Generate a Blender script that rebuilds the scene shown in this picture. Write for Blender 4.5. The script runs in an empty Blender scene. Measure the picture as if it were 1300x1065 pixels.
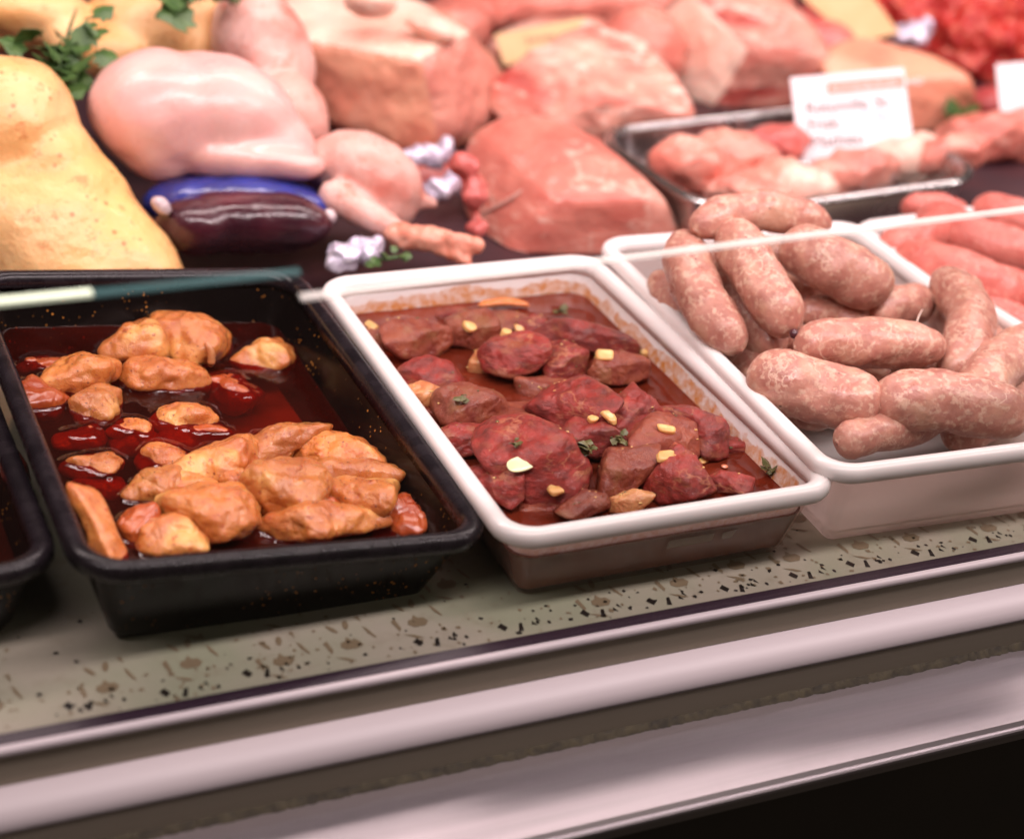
import bpy, bmesh, math, random
import numpy as np
from mathutils import Vector, Matrix, Euler, noise, kdtree

S = bpy.context.scene
COL = S.collection
rng = random.Random(7)
MM = 0.001

# ------------------------------------------------------------------ camera
CAM = np.array([-358.122, -748.076, 595.346]); YAW, PITCH, ROLL, FPX = -0.448, 0.480, 0.094, 2176.9
def cam_axes():
    cy, sy, cp, sp = math.cos(YAW), math.sin(YAW), math.cos(PITCH), math.sin(PITCH)
    f = np.array([-sy*cp, cy*cp, -sp]); r = np.array([cy, sy, 0.0]); u = np.cross(r, f)
    c, s = math.cos(ROLL), math.sin(ROLL)
    return c*r + s*u, c*u - s*r, f
AR, AU, AF = cam_axes()
def ray(px, py):
    return AF + (px-650)/FPX*AR - (py-487.5)/FPX*AU
def atz(px, py, z):                      # point of the place seen at a photo pixel, at height z (mm)
    d = ray(px, py); return CAM + (z-CAM[2])/d[2]*d
def aty(px, py, y):                      # the same at depth y (mm)
    d = ray(px, py); return CAM + (y-CAM[1])/d[1]*d
def mmpp(p):                             # mm per photo pixel at a point
    return float((p-CAM) @ AF)/FPX

cd = bpy.data.cameras.new('camera'); cam = bpy.data.objects.new('camera', cd); COL.objects.link(cam)
m = Matrix((tuple(AR), tuple(AU), tuple(-AF))).transposed().to_4x4()
m.translation = Vector(CAM*MM); cam.matrix_world = m
cd.sensor_fit = 'HORIZONTAL'; cd.sensor_width = 36; cd.lens = FPX/1300*36
cd.shift_y = -45/1300; cd.clip_start = 0.02; cd.clip_end = 50
cd.dof.use_dof = True; cd.dof.aperture_fstop = 3.6
cd.dof.focus_distance = float((atz(690, 560, 50)-CAM) @ AF)*MM
S.camera = cam

# ------------------------------------------------------------------ materials
def ramp(nt, fac, stops, interp='LINEAR'):
    n = nt.nodes.new('ShaderNodeValToRGB'); cr = n.color_ramp; cr.interpolation = interp
    while len(cr.elements) < len(stops): cr.elements.new(0.5)
    for e, (p, c) in zip(cr.elements, stops):
        e.position = p; e.color = (c, c, c, 1) if isinstance(c, (int, float)) else (*c, 1)
    nt.links.new(fac, n.inputs[0]); return n.outputs[0]
def mixc(nt, fac, a, b):
    n = nt.nodes.new('ShaderNodeMix'); n.data_type = 'RGBA'
    for k, v in ((0, fac), (6, a), (7, b)):
        if hasattr(v, 'links'): nt.links.new(v, n.inputs[k])
        else: n.inputs[k].default_value = v if isinstance(v, (int, float)) else (*v, 1)
    return n.outputs[2]
def math_(nt, op, a, b=None, clamp=False):
    n = nt.nodes.new('ShaderNodeMath'); n.operation = op; n.use_clamp = clamp
    for k, v in enumerate((a, b)):
        if v is None: continue
        if hasattr(v, 'links'): nt.links.new(v, n.inputs[k])
        else: n.inputs[k].default_value = v
    return n.outputs[0]
def coords(nt, scale=(1, 1, 1)):
    t = nt.nodes.new('ShaderNodeTexCoord'); mp = nt.nodes.new('ShaderNodeMapping')
    mp.inputs['Scale'].default_value = scale; nt.links.new(t.outputs['Object'], mp.inputs['Vector'])
    oi = nt.nodes.new('ShaderNodeObjectInfo')
    return mp.outputs[0], math_(nt, 'MULTIPLY', oi.outputs['Random'], 40.0), oi.outputs['Random']
def nz(nt, vec, w, scale, detail=3, rough=.55):
    n = nt.nodes.new('ShaderNodeTexNoise'); n.noise_dimensions = '4D'
    n.inputs['Scale'].default_value = scale; n.inputs['Detail'].default_value = detail; n.inputs['Roughness'].default_value = rough
    nt.links.new(vec, n.inputs['Vector'])
    if w is not None: nt.links.new(w, n.inputs['W'])
    return n.outputs[0]
def vor(nt, vec, w, scale):
    n = nt.nodes.new('ShaderNodeTexVoronoi'); n.voronoi_dimensions = '4D'; n.inputs['Scale'].default_value = scale
    nt.links.new(vec, n.inputs['Vector'])
    if w is not None: nt.links.new(w, n.inputs['W'])
    return n.outputs['Distance']
def new(name):
    m = bpy.data.materials.new(name); m.use_nodes = True
    nt = m.node_tree; return m, nt, nt.nodes['Principled BSDF'], nt.nodes['Material Output']
def setp(p, **k):
    for a, v in k.items():
        p.inputs[a.replace('_', ' ')].default_value = v
def bump(nt, p, h, strength, dist, soft=.4):
    b = nt.nodes.new('ShaderNodeBump'); b.inputs['Strength'].default_value = strength; b.inputs['Distance'].default_value = dist
    nt.links.new(h, b.inputs['Height']); nt.links.new(b.outputs[0], p.inputs['Normal']); 
    c = nt.nodes.new('ShaderNodeBump'); c.inputs['Strength'].default_value = strength*soft; c.inputs['Distance'].default_value = dist
    nt.links.new(h, c.inputs['Height']); nt.links.new(c.outputs[0], p.inputs['Coat Normal']); return b

def meat(name, c1, c2, scale, rough=.35, sss=.25, bumpd=.0006, bscale=260, fleck=None, fscale=300, fth=.62,
         speck=None, sscale=140, sth=.13, coat=.3, stretch=(1, 1, 1), c3=None, rad=(.012, .004, .003), tone=.25, detail=4, grain=0, spec_l=.5, vein=None, vscale=60, vw=.03):
    m, nt, p, o = new(name)
    v, w, r = coords(nt, stretch)
    n1 = nz(nt, v, w, scale, detail)
    col = mixc(nt, ramp(nt, n1, [(.36, 0), (.66, 1)]), c1, c2)
    if c3:
        n2 = nz(nt, v, math_(nt, 'ADD', w, 7.3), scale*.55, 2)
        col = mixc(nt, ramp(nt, n2, [(.56, 0), (.68, 1)]), col, c3)
    if vein:
        nv = nz(nt, v, math_(nt, 'ADD', w, 17.), vscale, 3, .5)
        ln = ramp(nt, math_(nt, 'ABSOLUTE', math_(nt, 'SUBTRACT', nv, .5)), [(0, .85), (vw, 0)])
        ln = math_(nt, 'MULTIPLY', ln, ramp(nt, nz(nt, v, math_(nt, 'ADD', w, 23.), vscale*.5, 2), [(.48, 0), (.60, 1)]))
        col = mixc(nt, ln, col, vein)
    if fleck:
        n3 = nz(nt, v, math_(nt, 'ADD', w, 3.1), fscale, 3, .6)
        col = mixc(nt, ramp(nt, n3, [(fth-.05, 0), (fth+.05, .85)]), col, fleck)
    if speck:
        d = vor(nt, v, w, sscale)
        gate = ramp(nt, nz(nt, v, math_(nt, 'ADD', w, 11.), sscale*.35, 2), [(.48, 0), (.56, 1)])
        col = mixc(nt, math_(nt, 'MULTIPLY', ramp(nt, d, [(sth*.6, .8), (sth, 0)]), gate), col, speck)
    hs = nt.nodes.new('ShaderNodeHueSaturation')
    nt.links.new(col, hs.inputs['Color'])
    nt.links.new(math_(nt, 'ADD', math_(nt, 'MULTIPLY', r, tone), 1-tone*.5), hs.inputs['Value'])
    nt.links.new(hs.outputs[0], p.inputs['Base Color'])
    setp(p, Roughness=rough, Subsurface_Weight=sss, Subsurface_Radius=rad, Subsurface_Scale=1.0,
         Coat_Weight=coat, Coat_Roughness=.14, Coat_IOR=1.4, Specular_IOR_Level=spec_l)
    h = math_(nt, 'ADD', nz(nt, v, w, bscale, 5, .6), math_(nt, 'MULTIPLY', nz(nt, v, w, bscale*.3, 3), 1.6))
    if grain: h = math_(nt, 'ADD', h, math_(nt, 'MULTIPLY', nz(nt, v, w, grain, 2), .9))
    bump(nt, p, h, .8, bumpd)
    rr = ramp(nt, nz(nt, v, math_(nt, 'ADD', w, 5.), scale*1.3, 3), [(.35, max(rough-.13, .05)), (.65, min(rough+.15, 1))])
    nt.links.new(rr, p.inputs['Roughness'])
    return m

M = {}
M['chicken'] = meat('marinated_chicken', (.55, .195, .045), (.40, .105, .024), 48, .28, .4, .0009, 420, grain=1300, spec_l=.4, c3=(.68, .34, .10), speck=(.13, .02, .01), sscale=200, sth=.22, coat=.8, fleck=(.34, .06, .016), fscale=260, fth=.62, tone=.35, rad=(.008, .003, .0012))
M['chicken_dark'] = meat('soaked_chicken', (.30, .045, .012), (.40, .09, .02), 45, .25, .2, .0008, 300, speck=(.10, .015, .008), sscale=220, coat=.6, rad=(.004, .0015, .001))
M['beef'] = meat('raw_beef', (.30, .028, .020), (.13, .014, .010), 95, .42, .12, .0014, 420, grain=1300, spec_l=.28, c3=(.25, .065, .03), rad=(.004, .0015, .001), stretch=(1, 1, 2.6), vein=(.42, .16, .08), vscale=55, coat=.6, speck=(.40, .22, .07), sscale=150, sth=.15, fleck=(.34, .07, .04), fscale=330, fth=.66, tone=.4)
M['beef_brown'] = meat('browned_beef', (.26, .062, .028), (.16, .022, .013), 100, .42, .12, .0014, 420, grain=1300, spec_l=.28, rad=(.004, .0015, .001), c3=(.24, .085, .035), coat=.6, speck=(.05, .02, .01), sscale=200, tone=.35)
M['beef_fat'] = meat('beef_fat', (.56, .27, .11), (.42, .13, .05), 60, .35, .3, .0009, 300, coat=.3)
M['sausage'] = meat('coarse_pork_sausage', (.52, .245, .18), (.37, .14, .105), 75, .40, .2, .0009, 260, rad=(.004, .0015, .001), fleck=(.60, .38, .28), fscale=180, fth=.57, vein=(.66, .45, .34), vscale=85, vw=.03, speck=(.07, .03, .02), sscale=150, sth=.19, coat=.12, c3=(.54, .29, .20), tone=.16)
M['mince'] = meat('red_mince_roll', (.64, .19, .15), (.56, .12, .095), 50, .4, .3, .0014, 240, fleck=(.72, .28, .22), fscale=260, fth=.6, coat=.15)
M['mince_red'] = meat('red_minced_beef', (.50, .035, .025), (.36, .015, .015), 26, .42, .2, .003, 120, fleck=(.62, .14, .08), fscale=90, fth=.58, coat=.1)
M['yellow_skin'] = meat('yellow_chicken_skin', (.76, .47, .22), (.72, .37, .13), 16, .4, .3, .0012, 240, c3=(.74, .42, .15), speck=(.46, .14, .04), sscale=120, sth=.3, fleck=(.60, .24, .08), fscale=90, fth=.64, coat=.15)
M['breast'] = meat('raw_chicken_breast', (.70, .38, .35), (.74, .45, .40), 16, .34, .35, .0005, 120, coat=.25, tone=.05, stretch=(1, 3, 1))
M['poultry'] = meat('pale_poultry_skin', (.78, .50, .44), (.68, .33, .27), 28, .38, .25, .0012, 260, c3=(.66, .22, .17), coat=.2, fleck=(.64, .22, .16), fscale=60, fth=.64)
M['foot'] = meat('poultry_foot_skin', (.74, .36, .26), (.62, .18, .11), 60, .4, .3, .001, 200, coat=.25)
M['pork_skin'] = meat('pork_rind', (.76, .36, .23), (.66, .23, .15), 20, .42, .25, .0010, 200, c3=(.80, .46, .33), coat=.15, speck=(.50, .12, .08), sscale=40, sth=.12)
M['pork_fat'] = meat('pork_fat', (.84, .60, .49), (.78, .44, .34), 16, .4, .35, .0006, 140, coat=.15, c3=(.74, .34, .27))
M['pork'] = meat('raw_pork', (.68, .245, .185), (.54, .14, .105), 22, .42, .25, .0014, 150, spec_l=.35, c3=(.74, .36, .28), fleck=(.78, .48, .39), fscale=30, fth=.66, stretch=(1, 1, 1.9), vein=(.76, .44, .35), vscale=18, vw=.018, coat=.35)
M['pork_pale'] = meat('pale_raw_pork', (.74, .33, .25), (.60, .19, .145), 24, .42, .25, .0014, 130, c3=(.80, .52, .42), coat=.3)
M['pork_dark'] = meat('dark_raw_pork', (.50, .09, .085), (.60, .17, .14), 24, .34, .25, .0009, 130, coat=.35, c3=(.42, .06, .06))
M['marbled'] = meat('marbled_raw_pork', (.60, .17, .13), (.74, .38, .29), 16, .42, .2, .0014, 150, spec_l=.35, c3=(.44, .075, .06), fleck=(.82, .54, .44), fscale=34, fth=.64, vein=(.86, .66, .56), vscale=14, vw=.04, coat=.25, stretch=(1, 1.2, 3.0))
M['pudding'] = meat('blood_sausage_in_film', (.03, .008, .014), (.07, .014, .022), 26, .22, .03, .0016, 70, c3=(.11, .02, .03), coat=.4)
M['garlic'] = meat('garlic_piece', (.68, .42, .16), (.60, .30, .09), 120, .4, .3, .0002, 500)
M['onion'] = meat('onion_slice', (.74, .66, .42), (.62, .62, .33), 100, .25, .3, .0002, 300)
M['pepper'] = meat('orange_pepper_strip', (.62, .20, .03), (.50, .11, .02), 60, .3, .25, .0004, 200, coat=.4)
M['bone'] = meat('bone_end', (.84, .62, .50), (.78, .44, .34), 60, .4, .3, .0008, 160)

def simple(name, c, rough=.5, metal=0., coat=0., n=None, **k):
    m, nt, p, o = new(name)
    setp(p, Base_Color=(*c, 1), Roughness=rough, Metallic=metal, Coat_Weight=coat, **k)
    if n:
        v, w, r = coords(nt, n.get('stretch', (1, 1, 1)))
        f = nz(nt, v, w, n['scale'], 4)
        nt.links.new(mixc(nt, ramp(nt, f, [(.35, 0), (.65, 1)]), c, n['c2']), p.inputs['Base Color'])
        if 'r2' in n:
            nt.links.new(ramp(nt, f, [(.3, rough), (.7, n['r2'])]), p.inputs['Roughness'])
        if 'bump' in n: bump(nt, p, f, .6, n['bump'])
    return m
M['leaf'] = simple('parsley_leaf', (.035, .085, .02), .45, n=dict(scale=120, c2=(.075, .14, .035), bump=.0006))
M['herb'] = simple('chopped_herb', (.07, .075, .02), .4, n=dict(scale=200, c2=(.12, .10, .035), bump=.0005))
M['steel'] = simple('brushed_steel', (.30, .268, .28), .30, 1.0, n=dict(scale=60, c2=(.21, .19, .20), stretch=(.02, 1, 1), r2=.42))
M['dish_steel'] = simple('dish_steel', (.72, .70, .70), .2, 1.0, n=dict(scale=30, c2=(.62, .60, .60), r2=.3))
M['alu'] = simple('satin_aluminium', (.25, .22, .165), .38, .6, n=dict(scale=50, c2=(.21, .185, .14), stretch=(.02, 1, 1), r2=.48))
M['bead'] = simple('pale_bumper_plastic', (.41, .365, .37), .5, 0, n=dict(scale=30, c2=(.35, .31, .32), stretch=(.05, 1, 1)))
M['gasket'] = simple('dark_gasket', (.018, .008, .016), .35)
M['grime'] = simple('grimy_joint', (.018, .014, .008), .8, n=dict(scale=160, c2=(.05, .04, .02), bump=.002))
M['front'] = simple('dark_cabinet_front', (.022, .014, .010), .5, n=dict(scale=12, c2=(.015, .010, .008)))
M['dark'] = simple('dark_liner', (.05, .016, .02), .45, n=dict(scale=20, c2=(.03, .012, .018), r2=.6))
M['foil'] = simple('crinkled_foil', (.70, .66, .76), .25, .35, n=dict(scale=140, c2=(.55, .48, .64), bump=.004))
M['blue'] = simple('blue_film', (.03, .045, .28), .25, coat=.3, n=dict(scale=40, c2=(.015, .02, .12), bump=.003))
M['clear_tip'] = simple('pale_film_tip', (.62, .50, .50), .2, coat=.4, n=dict(scale=90, c2=(.34, .24, .26), bump=.002))
M['paper'] = simple('white_card', (.80, .74, .76), .45, n=dict(scale=20, c2=(.76, .70, .73)))
M['paper_yellow'] = simple('yellow_card', (.72, .48, .24), .5, n=dict(scale=30, c2=(.66, .40, .18)))
M['ink'] = simple('grey_ink', (.10, .07, .07), .6)
M['ink_pale'] = simple('pale_ink', (.58, .55, .70), .6)
M['red_ink'] = simple('red_ink', (.74, .24, .16), .5)
M['fleck_black'] = simple('printed_black', (.014, .010, .008), .4)
M['fleck_brown'] = simple('printed_brown', (.19, .145, .09), .4)
M['spice_red'] = simple('red_spice', (.20, .03, .01), .5)
M['spice_dark'] = simple('dark_spice', (.05, .015, .008), .5)
M['twine'] = simple('butcher_twine', (.62, .36, .30), .8)
M['tape'] = simple('tape_residue', (.55, .44, .36), .4, Alpha=.35)
M['bubble'] = simple('oil_bubble', (.5, .16, .08), .04, coat=1.)
M['wall'] = simple('rear_panel', (.05, .03, .035), .4)

# deck: pale, faintly green steel sheet
m, nt, p, o = new('deck_sheet'); M['deck'] = m
v, w, r = coords(nt)
c = mixc(nt, ramp(nt, nz(nt, v, None, 9, 4), [(.4, 0), (.62, 1)]), (.37, .335, .27), (.30, .31, .22))
c = mixc(nt, ramp(nt, nz(nt, v, None, 60, 4), [(.55, 0), (.75, .5)]), c, (.25, .21, .15))
nt.links.new(c, p.inputs['Base Color']); setp(p, Roughness=.22, Coat_Weight=.25, Coat_Roughness=.1, Specular_IOR_Level=.5)
bump(nt, p, nz(nt, v, None, 90, 3), .25, .0006)

# black tray plastic with oily specks above the marinade
m, nt, p, o = new('black_plastic'); M['black'] = m
v, w, r = coords(nt)
d = vor(nt, v, None, 300); gate = ramp(nt, nz(nt, v, None, 24, 3), [(.46, 0), (.58, 1)])
spk = math_(nt, 'MULTIPLY', ramp(nt, d, [(.20, 1), (.28, 0)]), gate)
nt.links.new(mixc(nt, spk, (.004, .0025, .0025), (.40, .16, .03)), p.inputs['Base Color'])
setp(p, Roughness=.2, Specular_IOR_Level=.12)
nt.links.new(ramp(nt, nz(nt, v, None, 40, 4), [(.35, .12), (.7, .28)]), p.inputs['Roughness'])
M['black_rim'] = simple('black_plastic_rim', (.006, .004, .006), .22, Specular_IOR_Level=.3, n=dict(scale=60, c2=(.014, .010, .013), r2=.32))

# white tray plastic: rim solid, walls let some light through; sauce stains on the wall near the sauce line
def white_wall(name, see, stain_z=None, soft=6.0, c=(.86, .81, .79), inner=False):
    m, nt, p, o = new(name)
    setp(p, Base_Color=(*c, 1), Roughness=.28, Coat_Weight=.2, Subsurface_Weight=.2, Subsurface_Radius=(.004, .003, .003), Subsurface_Scale=1.)
    v, w, r = coords(nt)
    fac = see
    if stain_z is not None:
        sx = nt.nodes.new('ShaderNodeSeparateXYZ'); nt.links.new(v, sx.inputs[0])
        z = sx.outputs['Z']
        wob = math_(nt, 'MULTIPLY', math_(nt, 'SUBTRACT', nz(nt, v, None, 22, 5, .65), .5), .034)
        zz = math_(nt, 'ADD', z, wob)
        mask = ramp(nt, math_(nt, 'MULTIPLY', zz, 1000/80.), [(max(stain_z/80.-.03, 0), 1), (stain_z/80.+.03, .9), (stain_z/80.+.05, 0)])
        sp = math_(nt, 'MULTIPLY', mask, ramp(nt, nz(nt, v, None, 150, 5, .7), [(.34, .15), (.60, 1)]))
        nt.links.new(mixc(nt, sp, c, (.62, .22, .03)), p.inputs['Base Color'])
    tl = nt.nodes.new('ShaderNodeBsdfTranslucent'); tl.inputs[0].default_value = (.86, .72, .68, 1)
    m2 = nt.nodes.new('ShaderNodeMixShader'); m2.inputs[0].default_value = .12 if name == 'white_plastic_rim' else (.2 if stain_z else .5)
    nt.links.new(p.outputs[0], m2.inputs[1]); nt.links.new(tl.outputs[0], m2.inputs[2]); nt.links.new(m2.outputs[0], o.inputs[0])
    if see > 0:
        t = nt.nodes.new('ShaderNodeBsdfTransparent'); t.inputs[0].default_value = (1, .96, .94, 1)
        mx = nt.nodes.new('ShaderNodeMixShader'); mx.inputs[0].default_value = see
        nt.links.new(m2.outputs[0], mx.inputs[1]); nt.links.new(t.outputs[0], mx.inputs[2]); nt.links.new(mx.outputs[0], o.inputs[0])
    return m
M['w_rim'] = white_wall('white_plastic_rim', 0)
M['w_out'] = white_wall('white_plastic_outer_wall', .86)
M['w_in'] = white_wall('white_plastic_stained_wall', .03, 41)
M['w_in_clean'] = white_wall('white_plastic_inner_wall', .35)
M['w_out2'] = white_wall('white_plastic_outer_wall_clean', .35)

# marinades
def sauce(name, tint, body, mixf):
    m, nt, p, o = new(name)
    v, w, r = coords(nt)
    setp(p, Base_Color=(*body, 1), Roughness=.04, Specular_IOR_Level=.5, Coat_Weight=.4, Coat_Roughness=.02)
    nt.links.new(mixc(nt, ramp(nt, nz(nt, v, None, 30, 4), [(.38, 0), (.66, 1)]), body, tuple(x*1.8 for x in body)), p.inputs['Base Color'])
    bump(nt, p, nz(nt, v, None, 60, 2), .35, .0012)
    t = nt.nodes.new('ShaderNodeBsdfTransparent'); t.inputs[0].default_value = (*tint, 1)
    mx = nt.nodes.new('ShaderNodeMixShader'); mx.inputs[0].default_value = mixf
    nt.links.new(p.outputs[0], mx.inputs[1]); nt.links.new(t.outputs[0], mx.inputs[2]); nt.links.new(mx.outputs[0], o.inputs[0])
    return m
M['sauce_dark'] = sauce('dark_red_marinade', (.85, .16, .05), (.028, .003, .002), .55)
M['sauce_beef'] = sauce('red_brown_marinade', (.75, .13, .05), (.12, .017, .007), .30)
M['sauce_side'] = simple('marinade_side', (.13, .038, .020), .2, n=dict(scale=26, c2=(.20, .065, .035)))
# glass: a clear pane that reflects by angle, with a cloudy polished edge
m, nt, p, o = new('clear_glass_pane'); M['glass'] = m
t = nt.nodes.new('ShaderNodeBsdfTransparent'); t.inputs[0].default_value = (.985, .99, .985, 1)
g = nt.nodes.new('ShaderNodeBsdfGlossy'); g.inputs['Roughness'].default_value = .02
lw = nt.nodes.new('ShaderNodeLayerWeight'); fr = math_(nt, 'ADD', math_(nt, 'MULTIPLY', math_(nt, 'POWER', lw.outputs['Facing'], 5.0), .9), .02)
mx = nt.nodes.new('ShaderNodeMixShader'); nt.links.new(fr, mx.inputs[0]); nt.links.new(t.outputs[0], mx.inputs[1]); nt.links.new(g.outputs[0], mx.inputs[2]); nt.links.new(mx.outputs[0], o.inputs[0])
def edge_glass(name, c, see):
    m, nt, p, o = new(name); setp(p, Base_Color=(*c, 1), Roughness=.18, Specular_IOR_Level=.6)
    t = nt.nodes.new('ShaderNodeBsdfTransparent'); mx = nt.nodes.new('ShaderNodeMixShader'); mx.inputs[0].default_value = see
    nt.links.new(p.outputs[0], mx.inputs[1]); nt.links.new(t.outputs[0], mx.inputs[2]); nt.links.new(mx.outputs[0], o.inputs[0]); return m
M['glass_edge'] = edge_glass('pale_glass_edge', (.85, .84, .78), .62)
M['glass_edge_green'] = edge_glass('green_glass_edge', (.10, .22, .22), .74)
M['glass_edge_painted_glint'] = edge_glass('painted_glint_glass_edge', (.80, .95, .72), .1)  # lamp reflection on the edge, painted in as a bright pale green colour

# ------------------------------------------------------------------ object helpers
def tag(o, label=None, cat=None, group=None, kind=None):
    for k, v in (('label', label), ('category', cat), ('group', group), ('kind', kind)):
        if v: o[k] = v
    return o
def empty(name, loc, rot=(0, 0, 0)):
    o = bpy.data.objects.new(name, None); COL.objects.link(o); o.empty_display_size = .02
    o.location = Vector(loc)*MM; o.rotation_euler = rot; return o
def link(name, me, mats, parent=None, smooth=True):
    o = bpy.data.objects.new(name, me); COL.objects.link(o)
    for mt in (mats if isinstance(mats, (list, tuple)) else [mats]): me.materials.append(M[mt] if isinstance(mt, str) else mt)
    if smooth:
        me.polygons.foreach_set('use_smooth', [True]*len(me.polygons))
    if parent is not None: o.parent = parent
    return o
def mesh(name, verts, faces, origin=None):      # verts in mm
    me = bpy.data.meshes.new(name)
    me.from_pydata([tuple(float(x)*MM for x in v) for v in verts], [], faces); me.update(); return me
def place(name, V, faces, mats, parent=None, smooth=True, mi=None, origin=None):
    """V in place mm; the object's origin goes to the middle of its base."""
    V = np.asarray(V, float)
    if origin is None:
        origin = np.array([(V[:, 0].min()+V[:, 0].max())/2, (V[:, 1].min()+V[:, 1].max())/2, V[:, 2].min()])
    me = mesh(name, V-origin, faces)
    o = link(name, me, mats, None, smooth)
    o.location = Vector(origin)*MM
    if mi is not None: me.polygons.foreach_set('material_index', mi)
    if parent is not None:
        o.parent = parent; o.matrix_parent_inverse = Matrix.Identity(4)
        bpy.context.view_layer.update()
        o.matrix_local = parent.matrix_world.inverted() @ Matrix.Translation(Vector(origin)*MM)
    return o

_ico = {}
def ico(sub):
    if sub not in _ico:
        bm = bmesh.new(); bmesh.ops.create_icosphere(bm, subdivisions=sub, radius=1)
        _ico[sub] = (np.array([v.co[:] for v in bm.verts]), [tuple(v.index for v in f.verts) for f in bm.faces]); bm.free()
    return _ico[sub]
def fbm(V, freq, seed, octv=3):
    off = Vector((seed*13.7, seed*7.1, seed*3.3))
    return np.array([noise.fractal(Vector(v)*freq+off, .9, 2.0, octv) for v in V])
def rz(a): c, s = math.cos(a), math.sin(a); return np.array([[c, -s, 0], [s, c, 0], [0, 0, 1.]])
def rx(a): c, s = math.cos(a), math.sin(a); return np.array([[1, 0, 0], [0, c, -s], [0, s, c]])
def ry(a): c, s = math.cos(a), math.sin(a); return np.array([[c, 0, s], [0, 1, 0], [-s, 0, c]])

def chunk(center, dims, seed, p=9, cuts=4, jitter=.22, lo=1.6, hi=.35, yaw=0., tilt=(0, 0), sub=5, bend=0., taper=0.):
    """rounded many-faced lump; returns place-mm verts and faces"""
    R = random.Random(seed); d, F = ico(sub); d = d.copy()
    a = np.array(dims, float); pl = []
    for ax in range(3):
        for sg in (1, -1):
            n = np.zeros(3); n[ax] = sg
            n = n+np.array([R.uniform(-jitter, jitter) for _ in range(3)]); n /= np.linalg.norm(n); pl.append((n, 1.))
    for _ in range(cuts):
        n = np.array([R.gauss(0, 1), R.gauss(0, 1), R.gauss(0, 1)*.7]); n /= np.linalg.norm(n)
        pl.append((n, R.uniform(.82, 1.05)))
    s = np.zeros(len(d))
    for n, h in pl: s += np.maximum(d@n/h, 0)**p
    V = d*(s**(-1/p))[:, None]*a
    if taper: V[:, 1] *= 1+taper*V[:, 0]/a[0]
    if bend: V[:, 2] -= bend*(V[:, 0]/a[0])**2*a[2]
    V += d*(fbm(V, 1/16., seed, 2)*lo)[:, None]
    if hi: V += d*(fbm(V, 1/3.2, seed+5, 3)*hi)[:, None]
    V = V @ (rz(yaw) @ rx(tilt[0]) @ ry(tilt[1])).T
    return V+np.asarray(center), F

def sized(px, py, z, hw, hh, th=None):
    c = atz(px, py, z); s = mmpp(c); a = hw*s; h = hh*s
    t = th if th else min(max(.8*h, 4.5), 17)
    b = math.sqrt(max(h*h-(t*.87)**2, 4.))/.5
    return c, (a, min(max(b, .55*a), 1.35*a), t)

def tube(pts, r, seed, ends=5., flat=1., n=36, k=24, nub=True, lo=1.2, hi=.35):
    pts = [np.asarray(q, float) for q in pts]
    if len(pts) == 2: pts = [pts[0], (pts[0]+pts[1])/2, pts[1]]
    V = []; F = []
    ctrl = 2*pts[1]-.5*pts[0]-.5*pts[2]
    for i in range(n+1):
        t = .5-.5*math.cos(math.pi*i/n)
        c = (1-t)**2*pts[0]+2*t*(1-t)*ctrl+t*t*pts[2]
        T = 2*(1-t)*(ctrl-pts[0])+2*t*(pts[2]-ctrl); T /= np.linalg.norm(T)
        u = np.cross(T, [0, 0, 1.]);
        if np.linalg.norm(u) < .2: u = np.cross(T, [1., 0, 0])
        u /= np.linalg.norm(u); w = np.cross(u, T)
        rad = r*max(1-abs(2*t-1)**ends, 0)**.5
        if nub: rad = max(rad, r*.10)
        for j in range(k):
            a = 2*math.pi*j/k; V.append(c+rad*(math.cos(a)*u+flat*math.sin(a)*w))
    for i in range(n):
        for j in range(k):
            F.append((i*k+j, i*k+(j+1) % k, (i+1)*k+(j+1) % k, (i+1)*k+j))
    F.append(tuple(range(k-1, -1, -1))); F.append(tuple(n*k+j for j in range(k)))
    V = np.array(V); L = fbm(V, 1/22., seed, 2)*lo+fbm(V, 1/5., seed+3, 2)*hi
    C = np.repeat(V.reshape(n+1, k, 3).mean(1), k, axis=0); D = V-C; ln = np.linalg.norm(D, axis=1, keepdims=True)
    V = V+D/np.maximum(ln, 1e-6)*(L*np.clip(ln[:, 0]/r, 0, 1))[:, None]
    return V, F

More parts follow.
